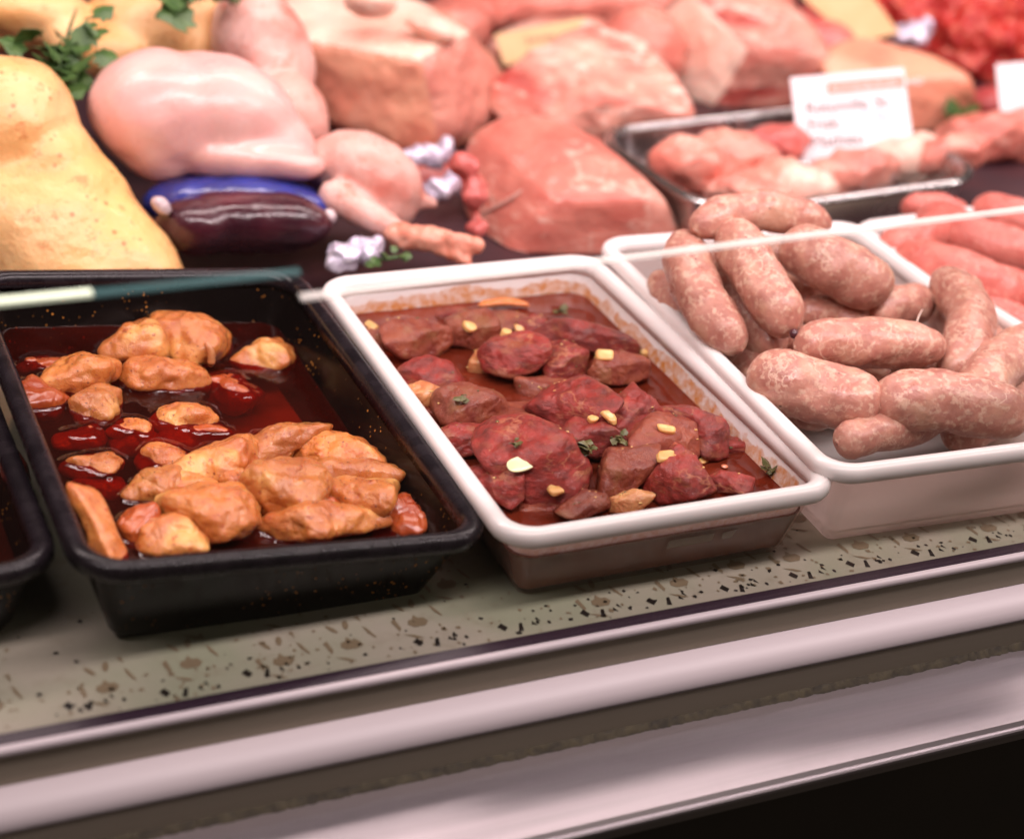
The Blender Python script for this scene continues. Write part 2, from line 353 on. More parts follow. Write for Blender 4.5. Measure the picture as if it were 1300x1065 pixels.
# lumps melted together from ellipsoids laid out where the photo shows them
def E(px, py, Y, hw, hh, hd, ang=0.):
    c = aty(px, py, Y); s = mmpp(c); a = math.radians(ang)
    X = math.cos(a)*AR+math.sin(a)*AU; Z = -math.sin(a)*AR+math.cos(a)*AU
    return ('e', c, np.array([X*hw*s, AF*hd, Z*hh*s]))
def C(q0, r0, q1, r1, n=7):
    a, b = aty(*q0), aty(*q1); out = []
    for i in range(n):
        t = i/(n-1); c = a+(b-a)*t; s = mmpp(c); r = (r0+(r1-r0)*t)*s
        out.append(('e', c, np.array([AR*r, AF*r, AU*r])))
    return out
def lump(parts, voxel=4., smooth=8, lo=2.0, lof=1/45., hi=.5, hif=1/9., seed=1, zmin=3., clip=None):
    flat = []
    for q in parts: flat += q if isinstance(q, list) else [q]
    d, F = ico(3); V = []; FF = []
    for _, c, A in flat:
        b = sum(len(x) for x in V); V.append(c+d@A); FF += [tuple(i+b for i in f) for f in F]
    V = np.concatenate(V); me = mesh('tmp', V, FF)
    o = bpy.data.objects.new('tmp', me); COL.objects.link(o)
    md = o.modifiers.new('r', 'REMESH'); md.mode = 'VOXEL'; md.voxel_size = voxel*MM
    if smooth:
        ms = o.modifiers.new('s', 'SMOOTH'); ms.iterations = smooth; ms.factor = .5
    dg = bpy.context.evaluated_depsgraph_get(); ev = o.evaluated_get(dg); m2 = ev.to_mesh()
    V = np.array([v.co[:] for v in m2.vertices])/MM; N = np.array([v.normal[:] for v in m2.vertices])
    F = [tuple(q.vertices) for q in m2.polygons]; ev.to_mesh_clear()
    bpy.data.objects.remove(o); bpy.data.meshes.remove(me)
    V = V+N*(fbm(V, lof, seed, 2)*lo+(fbm(V, hif, seed+9, 3)*hi if hi else 0))[:, None]
    if clip:
        for cpt, n in clip:
            dd = (V-cpt)@n; V = V-np.outer(np.maximum(dd, 0), n)
    V[:, 2] = np.maximum(V[:, 2], zmin+.02*np.abs(V[:, 2]-zmin).clip(0, 20))
    return V, F

# ------------------------------------------------------------------ trays
def rrect(W, D, i, z, r, n=8, wav=None):
    r = max(r, 2.); out = []
    for cx, cy, a0 in ((W-i-r, D-i-r, 0), (i+r, D-i-r, 90), (i+r, i+r, 180), (W-i-r, i+r, 270)):
        for k in range(n+1):
            a = math.radians(a0+90*k/n); out.append((cx+r*math.cos(a), cy+r*math.sin(a), z))
    return out
def loft(rings, cap0=False, cap1=False, closed=False):
    k = len(rings[0]); V = [v for r in rings for v in r]; F = []
    nr = len(rings)
    for i in range(nr if closed else nr-1):
        a, b = i*k, ((i+1) % nr)*k
        for j in range(k): F.append((a+j, a+(j+1) % k, b+(j+1) % k, b+j))
    if cap0: F.append(tuple(range(k-1, -1, -1)))
    if cap1: F.append(tuple((nr-1)*k+j for j in range(k)))
    return V, F
def make_tray(name, loc, rot, W, D, H, ins, mats, label, cat, R=25., lip=12.5, liph=12.):
    t = empty(name, loc, rot); tag(t, label, cat)
    j = lip-3.5; zl = H-liph
    def wi(z): return j+(ins-j)*(1-z/zl)        # outer wall inset at a height
    rr = lambda i: R-i*.72
    rim = []
    for i, z in ((j, zl+.4), (j*.5, zl-.4), (1.6, zl+.6), (.2, zl+3), (0, H-5), (.8, H-2.2), (3., H-.5), (5.5, H), (8.5, H-.4), (lip-1.2, H-2.4), (lip, H-6), (lip+.4, zl+.4)):
        rim.append(rrect(W, D, i, z, rr(i)))
    V, F = loft(rim, closed=True); link('rim', mesh('rim', V, F), mats[0], t)
    V, F = loft([rrect(W, D, ins+9, 0, rr(ins+9)), rrect(W, D, ins+2, .6, rr(ins+2)), rrect(W, D, ins, 4, rr(ins))] +
                [rrect(W, D, wi(z), z, rr(wi(z))) for z in (8, zl*.4, zl*.7, zl)], cap0=True)
    link('outer_wall', mesh('outer_wall', V, F), mats[1], t)
    V, F = loft([rrect(W, D, wi(z)+3, z, rr(wi(z)+3)) for z in (zl+1, zl*.7, zl*.4, 9)] +
                [rrect(W, D, ins+4.5, 5, rr(ins+4)), rrect(W, D, ins+10, 3, rr(ins+10))], cap1=True)
    link('inner_wall', mesh('inner_wall', V, F), mats[2], t)
    t['_w'] = 0
    del t['_w']
    bpy.context.view_layer.update()
    return t, wi, rr

def make_sauce(name, tray, W, D, level, wi, rr, objs, mats, label, nx=150, ny=230, men=2.0, seed=3):
    """pool of marinade, its skin pulled up where it meets the pieces lying in it"""
    i = wi(level)+1.4; r = max(rr(i), 4)
    Mi = tray.matrix_world.inverted(); pts = []
    for o in objs:
        co = np.empty(len(o.data.vertices)*3); o.data.vertices.foreach_get('co', co); co = co.reshape(-1, 3)
        mw = np.array(Mi @ o.matrix_world); L = (co@mw[:3, :3].T+mw[:3, 3])/MM
        pts.append(L[np.abs(L[:, 2]-level) < 1.3])
    P = np.concatenate(pts) if pts else np.zeros((0, 3)); kd = kdtree.KDTree(max(len(P), 1))
    for n, q in enumerate(P): kd.insert(Vector((q[0], q[1], 0)), n)
    kd.balance()
    V = []; F = []
    for b in range(ny+1):
        for a in range(nx+1):
            x = i+(W-2*i)*a/nx; y = i+(D-2*i)*b/ny
            cx = min(max(x, i+r), W-i-r); cy = min(max(y, i+r), D-i-r); dx, dy = x-cx, y-cy; dd = math.hypot(dx, dy)
            if dd > r: x, y = cx+dx*r/dd, cy+dy*r/dd
            dz = 0
            if len(P):
                _, _, dist = kd.find(Vector((x, y, 0))); dz = men*math.exp(-dist/2.0)
            edge = min(x-i, W-i-x, y-i, D-i-y); dz += 1.2*math.exp(-max(edge, 0)/2.)
            V.append((x, y, level+dz+.35*noise.noise(Vector((x/18., y/18., seed)))))
    for b in range(ny):
        for a in range(nx):
            q = b*(nx+1)+a; F.append((q, q+1, q+nx+2, q+nx+1))
    me = mesh(name, V, F); o = link(name, me, mats[0]); o.matrix_world = tray.matrix_world.copy()
    tag(o, label, 'marinade')
    rings = [rrect(W, D, wi(z)+1.4, z, rr(wi(z)+1.4)) for z in (level+.6, level*.6, level*.3, 6)]+[rrect(W, D, wi(6)+5, 3.6, rr(wi(6)+5))]
    V, F = loft(rings, cap1=True); s = link('sauce_side', mesh('sauce_side', V, F), mats[1]); s.parent = o
    return o

T1W, T1D, T1H = 233., 373., 61.3
beef_tray, wi1, rr1 = make_tray('white_tray', (7, 0, 0), (0, 0, -.004), T1W, T1D, T1H, 23.4, ('w_rim', 'w_out', 'w_in'),
    'white plastic tray of red diced beef in sauce, between the black tray and the sausages', 'food tray')
sau_tray, wi2, rr2 = make_tray('white_tray', (226, .8, 0), (0, 0, -.044), 243.8, 379., 70.5, 25, ('w_rim', 'w_out2', 'w_in_clean'),
    'white plastic tray piled with fat speckled sausages', 'food tray')
min_tray, wi3, rr3 = make_tray('white_tray', (509, -1, 0), (0, 0, .07), 240, 376, 66, 25, ('w_rim', 'w_out2', 'w_in_clean'),
    'white plastic tray of pink mince rolls, half cut off at the right edge', 'food tray')
BW, BD, BH = 246.8, 374.6, 72.9
blk_tray, wib, rrb = make_tray('black_tray', (-240.5, 13.6, 4), (.028, .101, .029), BW, BD, BH, 32.7, ('black_rim', 'black', 'black'),
    'black plastic tray holding orange marinated chicken in dark liquid', 'food tray', R=29)
fr = atz(92, 716, 62)
lef_tray, wil, rrl = make_tray('black_tray', (fr[0]-243, fr[1]-1, 0), (0, 0.0, .03), 240, 374, 61, 26, ('black_rim', 'black', 'black'),
    'black plastic tray cut off by the left edge of the photo, only its corner showing', 'food tray', R=29)

def vpoly(outline, Y, depth, fronts, seed, p=9, sub=6, lo=3., lof=1/40., hi=.5, hif=1/8., zmin=3.):
    """cut block of meat: its outline as the photo shows it, given real depth and cut faces"""
    cx = sum(q[0] for q in outline)/len(outline); cy = sum(q[1] for q in outline)/len(outline)
    c = aty(cx, cy, Y); s = mmpp(c); Q = [((x-cx)*s, (cy-y)*s) for x, y in outline]; pl = []
    for (x0, y0), (x1, y1) in zip(Q, Q[1:]+Q[:1]):
        n = np.array([y0-y1, x1-x0])/math.hypot(x1-x0, y1-y0); h = n@np.array([x0, y0])
        if h < 0: n, h = -n, -h
        pl.append((n[0]*AR+n[1]*AU, h, -1))
    for k, (nx, ny, h) in enumerate(fronts):
        n = nx*AR+ny*AU-AF; pl.append((n/np.linalg.norm(n), h*depth, k))
    pl.append((AF.copy(), depth, -1))
    d, F = ico(sub); W = np.array([np.maximum(d@n/h, 0) for n, h, _ in pl])
    V = d*((W**p).sum(0)**(-1/p))[:, None]; xa, ya = V@AR, V@AU; qx = [q[0] for q in Q]; qy = [q[1] for q in Q]
    xa = (xa-(xa.max()+xa.min())/2)*(max(qx)-min(qx))/(xa.max()-xa.min())+(max(qx)+min(qx))/2
    ya = (ya-(ya.max()+ya.min())/2)*(max(qy)-min(qy))/(ya.max()-ya.min())+(max(qy)+min(qy))/2
    V = np.outer(xa, AR)+np.outer(ya, AU)+np.outer(V@AF, AF); cls = np.array([q[2] for q in pl])[W.argmax(0)]
    V = c+V+d*(fbm(V, lof, seed, 3)*lo+fbm(V, hif, seed+4, 3)*hi)[:, None]
    V[:, 2] = np.maximum(V[:, 2], zmin)
    return V, F, cls
def block(name, outline, Y, depth, fronts, mats, label, cat, seed, names=(), **k):
    V, F, cls = vpoly(outline, Y, depth, fronts, seed, **k)
    fc = np.array([cls[list(f)].max() for f in F]); top = None
    groups = [(-1, name, mats[0])]+[(i+1, nm, mats[i+1]) for i, nm in enumerate(names)]
    used = {i+1 for i in range(len(names))}
    for key, nm, mt in groups:
        sel = [f for f, q in zip(F, fc) if (q == key if key != -1 else q not in used)]
        ids = sorted({i for f in sel for i in f}); mp = {i: j for j, i in enumerate(ids)}
        o = place(nm, V[ids], [tuple(mp[i] for i in f) for f in sel], mt, top)
        if top is None: top = tag(o, label, cat)
    return top

def hull(P):
    P = sorted(set(map(tuple, P))); 
    def half(Q):
        h = []
        for q in Q:
            while len(h) > 1 and (h[-1][0]-h[-2][0])*(q[1]-h[-2][1])-(h[-1][1]-h[-2][1])*(q[0]-h[-2][0]) <= 0: h.pop()
            h.append(q)
        return h
    a, b = half(P), half(P[::-1]); return a[:-1]+b[:-1]
VIEWS = {'a': (380, 300, 2.955), 'b': (640, 360, 2.955), 'c': (0, 340, 3.2475), 'd': (200, 340, 2.955), 'e': (100, 560, 2.826)}
def traced(view, pts):                          # outline read off an enlarged view of the photo, in photo pixels
    x0, y0, k = VIEWS[view]; return hull([(x0+x/k, y0+y/k) for x, y in pts])
def lumpcut(view, pts, zfun, seed, depth=.55, p=8, sub=5, lo=1.6, hi=.4, grow=1.0, crease=0., top=.62):
    """a cut piece lying in its tray: traced outline, flat-ish upper side, front side, real thickness"""
    o = traced(view, pts); R = random.Random(seed)
    cx = sum(q[0] for q in o)/len(o); cy = sum(q[1] for q in o)/len(o); c = np.asarray(zfun(cx, cy)); k = mmpp(c)
    Q = [((x-cx)*k*grow, (cy-y)*k*grow) for x, y in o]; pl = []
    w = max(q[0] for q in Q)-min(q[0] for q in Q); h_ = max(q[1] for q in Q)-min(q[1] for q in Q); D = depth*min(w, h_*1.6)
    for (x0, y0), (x1, y1) in zip(Q, Q[1:]+Q[:1]):
        n = np.array([y0-y1, x1-x0])/math.hypot(x1-x0, y1-y0); h = n@np.array([x0, y0])
        if h < 0: n, h = -n, -h
        pl.append((n[0]*AR+n[1]*AU, max(h, 1.2)))
    for nx, ny, f in ((R.uniform(-.5, .5), 1.3, top), (R.uniform(-.9, .9), R.uniform(-.5, 0), R.uniform(.7, .95)), (R.uniform(-1, 1), R.uniform(-.1, .6), R.uniform(.75, 1.))):
        n = nx*AR+ny*AU-AF; n /= np.linalg.norm(n); pl.append((n, f*D))
    pl.append((AF.copy(), D))
    d, F = ico(sub); V = d*(sum(np.maximum(d@n/h, 0)**p for n, h in pl)**(-1/p))[:, None]
    xa, ya = V@AR, V@AU; xs = np.array(Q)                 # rounding shrinks the outline: bring it back to the traced width and height
    fx = w*grow/(xa.max()-xa.min()); fy = h_*grow/(ya.max()-ya.min())
    xa2 = (xa-(xa.max()+xa.min())/2)*fx+(xs[:, 0].max()+xs[:, 0].min())/2; ya2 = (ya-(ya.max()+ya.min())/2)*fy+(xs[:, 1].max()+xs[:, 1].min())/2
    V = np.outer(xa2, AR)+np.outer(ya2, AU)+np.outer((V@AF)*min(fx, fy), AF)
    V = V+d*(fbm(V, 1/15., seed, 2)*lo+fbm(V, 1/(5.0 if crease else 3.6), seed+5, 3)*hi)[:, None]
    if crease:
        f = fbm(V*np.array([1, .6, 1]), 1/13., seed+20, 2); V = V-d*(np.exp(-(f/.09)**2)*crease)[:, None]
    return c+V, F

# ------------------------------------------------------------------ chicken in the black tray
LB = 36.0                                       # sauce level inside the black tray (tray mm)
bm_ = np.array(blk_tray.matrix_world)
def black_level(px, py, off):                   # point on the tilted sauce plane seen at a pixel, raised by off
    n = bm_[:3, 2]; o_ = bm_[:3, 3]/MM+n*(LB+off); d = ray(px, py)
    return CAM+d*((o_-CAM)@n)/(d@n)
CH = [
 # view, outline, rise, mat, label
 ('c', [(415,330),(450,290),(560,215),(630,210),(700,260),(690,380),(500,390),(430,385)], 9, 'chicken', 'upright knobbly chicken piece, left half of the tallest pair at the back'),
 ('c', [(620,200),(740,175),(830,195),(900,230),(940,300),(930,340),(800,415),(740,390),(660,330)], 12, 'chicken', 'tallest chicken piece at the back with a yellow strip of fat hanging down'),
 ('c', [(190,440),(220,380),(350,355),(440,370),(485,410),(470,470),(360,535),(240,530),(200,490)], 8, 'chicken', 'smooth rounded orange chicken piece at the back left beside the tallest pair'),
 ('c', [(290,560),(380,470),(485,480),(492,620),(430,668),(330,645),(300,600)], 4, 'chicken', 'rough granular chicken end below the smooth rounded piece at the back left'),
 ('c', [(488,430),(500,390),(600,370),(780,390),(870,450),(862,510),(750,525),(600,500),(500,485)], 7, 'chicken', 'long smooth orange chicken strip with a black speck, in front of the tallest pair'),
 ('c', [(66,410),(120,362),(265,372),(240,410),(120,440)], 1, 'chicken_dark', 'dark red chicken strip half sunk against the far left corner of the black tray'),
 ('c', [(90,500),(130,440),(200,480),(285,540),(282,600),(180,635),(150,590)], 3, 'chicken_dark', 'dark wet chicken piece against the left wall under the sunken strip'),
 ('c', [(945,385),(1030,320),(1120,280),(1160,300),(1218,390),(1180,425),(1080,450),(1000,420)], 2, 'chicken', 'wrinkled yellow orange chicken piece alone in the back right corner'),
 ('c', [(600,630),(680,570),(770,556),(895,610),(870,670),(740,695),(650,680)], 1, 'chicken', 'glossy half sunk chicken piece in the open middle of the dark liquid'),
 ('c', [(440,670),(540,612),(615,640),(630,700),(520,715)], 0, 'chicken', 'small pointed chicken piece just left of the glossy half sunk one'),
 ('c', [(250,815),(330,768),(440,758),(500,800),(480,850),(380,870),(275,862)], 1, 'chicken', 'curled chicken piece with a shiny wet rim near the left wall'),
 ('c', [(560,800),(610,728),(690,728),(770,770),(740,820),(590,845)], 2, 'chicken', 'small ribbed chicken piece just behind the front heap on its left'),
 ('d', [(50,760),(150,690),(320,640),(350,690),(335,750),(200,820),(110,800)], 7, 'chicken', 'broad sloping chicken strip at the back left of the front heap'),
 ('d', [(315,665),(420,608),(612,592),(622,618),(470,700),(430,750),(335,730)], 9, 'chicken', 'thin chicken flap with a wet glint at the top of the front heap'),
 ('d', [(435,645),(500,618),(690,622),(775,670),(835,735),(700,745),(600,750),(445,735)], 10, 'chicken', 'widest chicken slab at the back right of the front heap with dark specks'),
 ('d', [(333,770),(400,733),(540,726),(622,775),(622,825),(585,895),(400,950),(358,905)], 15, 'chicken', 'plump square orange chicken piece in the centre of the front heap'),
 ('d', [(590,745),(660,718),(840,735),(912,770),(865,812),(700,815),(610,800)], 12, 'chicken', 'long chicken finger above the blocky piece at the right of the front heap'),
 ('d', [(610,815),(760,798),(862,806),(876,890),(830,938),(700,925),(605,870)], 11, 'chicken', 'blocky yellow orange chicken piece right of the plump square one'),
 ('d', [(15,865),(130,822),(280,820),(335,880),(358,955),(250,1010),(150,1000),(25,930)], 12, 'chicken', 'lumpy brownish chicken piece left of the plump square one'),
 ('d', [(305,1005),(380,955),(550,886),(700,900),(825,925),(828,980),(600,1010),(400,1025)], 9, 'chicken', 'longest chicken strip lying along the front rim of the black tray'),
 ('d', [(825,985),(880,878),(930,852),(995,908),(1020,970),(900,1000)], 4, 'chicken_dark', 'dark red chicken corner in the front right corner of the black tray'),
 ('e', [(185,175),(250,106),(345,98),(360,175),(310,215),(205,215)], 5, 'chicken', 'amber chicken piece with a thin edge at the left end of the front heap'),
 ('e', [(335,100),(400,106),(485,150),(420,185),(345,185)], 9, 'chicken', 'small pale chicken tip lying on the amber piece of the front heap'),
 ('e', [(125,330),(170,258),(262,230),(276,300),(240,365),(150,365)], 4, 'chicken_dark', 'wet brown chicken piece behind the front rim, left of the front heap'),
 ('e', [(225,385),(258,300),(340,266),(425,315),(455,380),(330,405)], 6, 'chicken', 'flat orange chicken piece tucked behind the front rim below the lumpy one'),
 ('d', [(230,790),(300,760),(360,790),(370,860),(290,870)], 8, 'chicken', 'small deep orange chicken wedge between the lumpy and the plump piece'),
 ('d', [(560,870),(640,860),(720,920),(640,960),(570,930)], 4, 'chicken_dark', 'dark wet chicken bit in the gap below the plump piece'),
 ('c', [(400,690),(560,660),(700,720),(640,790),(460,760)], -8, 'chicken_dark', 'sunken dark chicken piece seen through the liquid near the left middle'),
 ('c', [(820,460),(960,440),(1080,520),(1000,600),(850,570)], -7, 'chicken_dark', 'sunken dark chicken piece seen through the liquid right of the middle'),
 ('c', [(230,690),(380,650),(440,720),(380,760),(260,750)], -5, 'chicken_dark', 'sunken dark chicken piece below the rough granular end near the left wall'),
 ('c', [(300,880),(460,860),(540,920),(460,960),(330,940)], -6, 'chicken_dark', 'sunken dark chicken piece below the curled one near the left wall'),
 ('c', [(640,660),(860,640),(960,690),(800,760),(680,740)], -5, 'chicken_dark', 'sunken reddish chicken piece in front of the glossy half sunk one'),
]
chicken = []
for n, (vw, pts, off, mt, lab) in enumerate(CH):
    V, F = lumpcut(vw, pts, lambda x, y: black_level(x, y, off-(3.5 if vw == 'c' else 2)), 100+n, depth=.5, p=6.5, lo=3.4, hi=.5, grow=1.0 if vw == 'c' else 1.07, crease=.5, sub=6 if vw in 'de' else 5)
    o = place('marinated_chicken_piece', V, F, mt); chicken.append(tag(o, lab, 'chicken piece', 'chicken pieces in the black tray'))
c = black_level(131, 670, 12); s = mmpp(c)
V, F = chunk(c, (9, 25, 4.5), 171, p=5, cuts=2, jitter=.2, lo=2.2, hi=.3, yaw=.35, tilt=(.75, .2))
chicken.append(tag(place('marinated_chicken_piece', V, F, 'chicken'), 'flat straight edged chicken strip leaning on the front left corner of the black tray', 'chicken piece', 'chicken pieces in the black tray'))
q = black_level(265, 455, 10)
V, F = tube([q+np.array([-2, 2, 12]), q+np.array([1, -2, 4]), q+np.array([0, -3, -5])], 3.2, 172, n=16, k=12, nub=False)
fs = place('fat_strip', V, F, 'beef_fat', chicken[1])
make_sauce('marinade', blk_tray, BW, BD, LB, wib, rrb, chicken, ('sauce_dark', 'black'), 'dark red oily marinade pooled around the chicken in the black tray')
# the tray at the left edge: sauce and one piece
V, F = chunk(atz(2, 600, 31), (15, 17, 10), 190, p=5, lo=3)
lc = tag(place('marinated_meat_piece', V, F, 'beef'), 'dark red meat piece sunk in the tray cut off by the left edge', 'meat piece')
make_sauce('marinade', lef_tray, 240, 374, 31, wil, rrl, [lc], ('sauce_dark', 'black'), 'dark marinade in the tray cut off by the left edge', nx=60, ny=90)

# ------------------------------------------------------------------ beef
LV = 34.0
BT = [
 ('a', [(325,345),(390,308),(470,316),(558,350),(565,405),(500,460),(400,460),(335,405)], 5, 'beef_brown', 'brownish beef cube nearest the back left corner of the sauce'),
 ('a', [(553,312),(640,283),(700,278),(745,330),(740,375),(660,422),(580,408),(556,350)], 7, 'beef_brown', 'beef cube with a garlic bit on its top, second from the back left'),
 ('a', [(365,525),(420,473),(500,458),(575,490),(608,545),(595,580),(500,575),(380,565)], 6, 'beef', 'round red beef piece against the left rim behind the pale fatty piece'),
 ('a', [(370,568),(450,548),(525,575),(505,620),(440,665),(385,610)], 5, 'beef_fat', 'pale yellowish fatty beef piece at the left rim'),
 ('a', [(685,435),(730,388),(830,366),(912,383),(935,440),(895,490),(800,530),(715,510),(688,470)], 9, 'beef', 'wide red beef piece in the middle of the back half'),
 ('a', [(925,402),(1010,402),(1080,430),(1065,515),(1000,570),(925,530),(900,450)], 8, 'beef', 'smooth red beef piece right of the wide one in the back half'),
 ('a', [(895,365),(970,316),(1080,330),(1200,366),(1260,410),(1240,450),(1100,425),(955,410)], 9, 'beef', 'long flat red beef slice at the back right'),
 ('a', [(820,325),(880,302),(955,330),(910,375),(850,378),(815,352)], 6, 'beef', 'small pinkish beef piece behind the long flat slice'),
 ('a', [(1082,508),(1130,452),(1200,437),(1305,472),(1308,530),(1220,556),(1105,552)], 6, 'beef_brown', 'beef piece with a garlic bit lying by the right wall near the back'),
 ('a', [(505,592),(570,560),(650,566),(745,598),(776,660),(735,730),(640,732),(545,700),(505,645)], 8, 'beef_brown', 'herb flecked brown red beef piece left of the centre'),
 ('a', [(512,738),(580,702),(685,712),(688,795),(620,820),(555,800)], 6, 'beef', 'small beef cube below the herb flecked one by the left rim'),
 ('a', [(852,645),(960,566),(1060,536),(1155,588),(1188,622),(1105,700),(1000,732),(895,682)], 9, 'beef', 'dark red beef piece right of the centre beneath a pale streak'),
 ('a', [(665,770),(735,696),(880,686),(1000,755),(1070,865),(1065,910),(990,1005),(870,1015),(770,900),(690,825)], 12, 'beef', 'biggest beef piece, in front, with the white onion sliver on it'),
 ('a', [(640,885),(740,856),(825,876),(838,975),(790,1010),(710,968)], 6, 'beef', 'wet beef piece in the front left corner of the sauce'),
 ('a', [(980,745),(1030,687),(1120,681),(1195,738),(1232,792),(1110,822),(990,775)], 10, 'beef', 'bright red beef cube between the biggest piece and the diamond one'),
 ('b', [(380,474),(490,385),(580,480),(565,506),(460,565),(395,528)], 10, 'beef', 'diamond shaped red beef piece with its point to the back'),
 ('b', [(462,575),(560,496),(660,500),(720,540),(715,645),(600,652),(475,630)], 9, 'beef_brown', 'brown beef piece carrying a rectangular garlic bit near the right'),
 ('b', [(575,480),(700,466),(800,506),(830,540),(822,645),(735,645),(640,530)], 8, 'beef', 'deep red beef piece close to the stained right wall'),
 ('b', [(380,662),(400,626),(500,620),(582,612),(566,665),(475,780),(390,812),(356,755)], 10, 'beef_brown', 'upright brown beef piece right of the chopped herbs'),
 ('b', [(512,765),(650,608),(706,660),(780,768),(580,815)], 10, 'beef', 'triangular red beef piece at the front, sides meeting in a peak'),
 ('b', [(765,745),(820,706),(928,730),(905,780),(785,780)], 3, 'beef', 'low beef piece in the front right corner of the sauce'),
 ('b', [(195,848),(290,780),(375,788),(388,840),(280,875)], 5, 'beef_brown', 'orange brown beef piece behind the middle of the front rim'),
 ('b', [(385,805),(480,772),(548,790),(505,845),(395,855)], 4, 'beef_fat', 'fatty beef scrap behind the front rim below the upright brown piece'),
]
BF = [
 (578, 402, 3, 24, 12, 0, 'beef', 'small beef scrap at the back wall between the two brown cubes'),
 (466, 432, 0, 28, 13, 10, 'beef_brown', 'beef scrap just breaking the sauce in the far left corner'),
 (616, 462, 4, 20, 18, 0, 'beef_fat', 'pale fatty beef end left of the wide red piece'),
 (690, 492, 3, 40, 20, 0, 'beef_brown', 'beef piece wedged under the middle of the heap behind the dark red one'),
 (650, 535, 2, 40, 24, 0, 'beef_brown', 'beef piece mostly hidden behind the biggest one'),
 (920, 570, -3, 44, 20, -30, 'beef', 'sunken beef piece along the right wall'),
 (560, 530, 1, 28, 16, 0, 'beef_brown', 'sunken beef piece at the left rim below the pale fatty one'),
 (690, 645, 0, 30, 14, 0, 'beef_brown', 'sunken beef scrap in front of the biggest piece at the front rim'),
 (770, 572, 2, 34, 16, 0, 'beef_brown', 'small beef piece under the chopped herbs'),
 (650, 412, 3, 30, 14, 0, 'beef_brown', 'low beef piece behind the wide red one at the back'),
]
beef = []
for n, (vw, pts, off, mt, lab) in enumerate(BT):
    V, F = lumpcut(vw, pts, lambda x, y: atz(x, y, LV+off), 500+n, depth=.6, p=15, lo=2.4, hi=.6, grow=1.05, sub=6)
    beef.append(tag(place('diced_beef_piece', V, F, mt), lab, 'beef piece', 'beef pieces in the white tray'))
for n, (px, py, off, hw, hh, yd, mt, lab) in enumerate(BF):
    c, dm = sized(px, py, LV+off-3, hw*.97, hh*1.0)
    V, F = chunk(c, dm, 550+n, p=9, cuts=5, jitter=.34, lo=2.0, hi=.5, yaw=math.radians(yd)-.44, tilt=(rng.uniform(-.3, .3), rng.uniform(-.3, .3)))
    beef.append(tag(place('diced_beef_piece', V, F, mt), lab, 'beef piece', 'beef pieces in the white tray'))
V, F = tube([atz(607, 388, 36), atz(640, 383, 39), atz(672, 388, 36)], 5, 560, flat=.5)
tag(place('pepper_strip', V, F, 'pepper'), 'orange pepper strip at the back wall of the beef tray', 'vegetable strip')
make_sauce('marinade', beef_tray, T1W, T1D, LV, wi1, rr1, beef, ('sauce_beef', 'sauce_side'), 'red brown oily marinade around the diced beef in the white tray')
dg = bpy.context.evaluated_depsgraph_get()
def drop(px, py, objs, guess=60):               # where the sight line at a pixel first meets one of objs
    bpy.context.view_layer.update()
    d = Vector(ray(px, py)).normalized(); o0 = Vector(CAM*MM); best = None
    for o in objs:
        mi = o.matrix_world.inverted(); ok, loc, nrm, _ = o.ray_cast(mi@o0, (mi.to_3x3()@d).normalized())
        if ok:
            w = o.matrix_world@loc; dist = (w-o0).length
            if best is None or dist < best[0]: best = (dist, w, (o.matrix_world.to_3x3()@nrm).normalized())
    if best is None: p = atz(px, py, guess); return p, np.array([0, 0, 1.])
    return np.array(best[1])/MM, np.array(best[2])
GA = [
 (471, 416, 7, 6, 'garlic bit floating near the far left corner of the sauce'),
 (596, 416, 8, 7, 'pale garlic bit on top of the second beef cube from the back left'),
 (643, 424, 7, 5, 'garlic bit at the back edge of the wide red beef piece'),
 (661, 419, 6, 8, 'upright garlic sliver before the small pinkish beef piece'),
 (768, 452, 11, 6, 'large flat garlic bit near the right wall at the back'),
 (773, 529, 7, 9, 'yellow garlic sliver leaning on the diamond shaped beef piece'),
 (753, 534, 7, 5, 'garlic bit behind the bright red beef cube'),
 (846, 547, 11, 5, 'rectangular garlic bit on the brown beef piece near the right'),
 (704, 621, 10, 8, 'thick garlic bit at the lower right of the biggest beef piece'),
 (845, 581, 12, 6, 'long garlic strip behind the triangular beef piece'),
 (818, 450, 6, 4, 'tiny garlic bit at the stained right wall'),
 (893, 586, 8, 4, 'shiny garlic crumb floating right of the triangular beef piece'),
]
for n, (px, py, hw, hh, lab) in enumerate(GA):
    c, nr = drop(px, py, beef, LV+1); s = mmpp(c)
    V, F = chunk(c+nr*1.0, (hw*s, max(hh*s*1.3, 2.2), 2.0), 700+n, p=7, cuts=3, lo=.5, hi=.1, yaw=rng.uniform(-.6, .6), tilt=(rng.uniform(.1, .5), 0), sub=3)
    tag(place('garlic_bit', V, F, 'garlic'), lab, 'garlic', 'garlic bits on the beef')
c, nr = drop(661, 588, beef)
V, F = chunk(c+nr*1.2, (9.4, 5.4, 1.2), 730, p=2.4, cuts=0, jitter=.05, lo=.3, hi=.1, yaw=.1, tilt=(.45, -.1), sub=4)
tag(place('onion_sliver', V, F, 'onion'), 'white and pale green onion sliver on the biggest beef piece', 'onion')

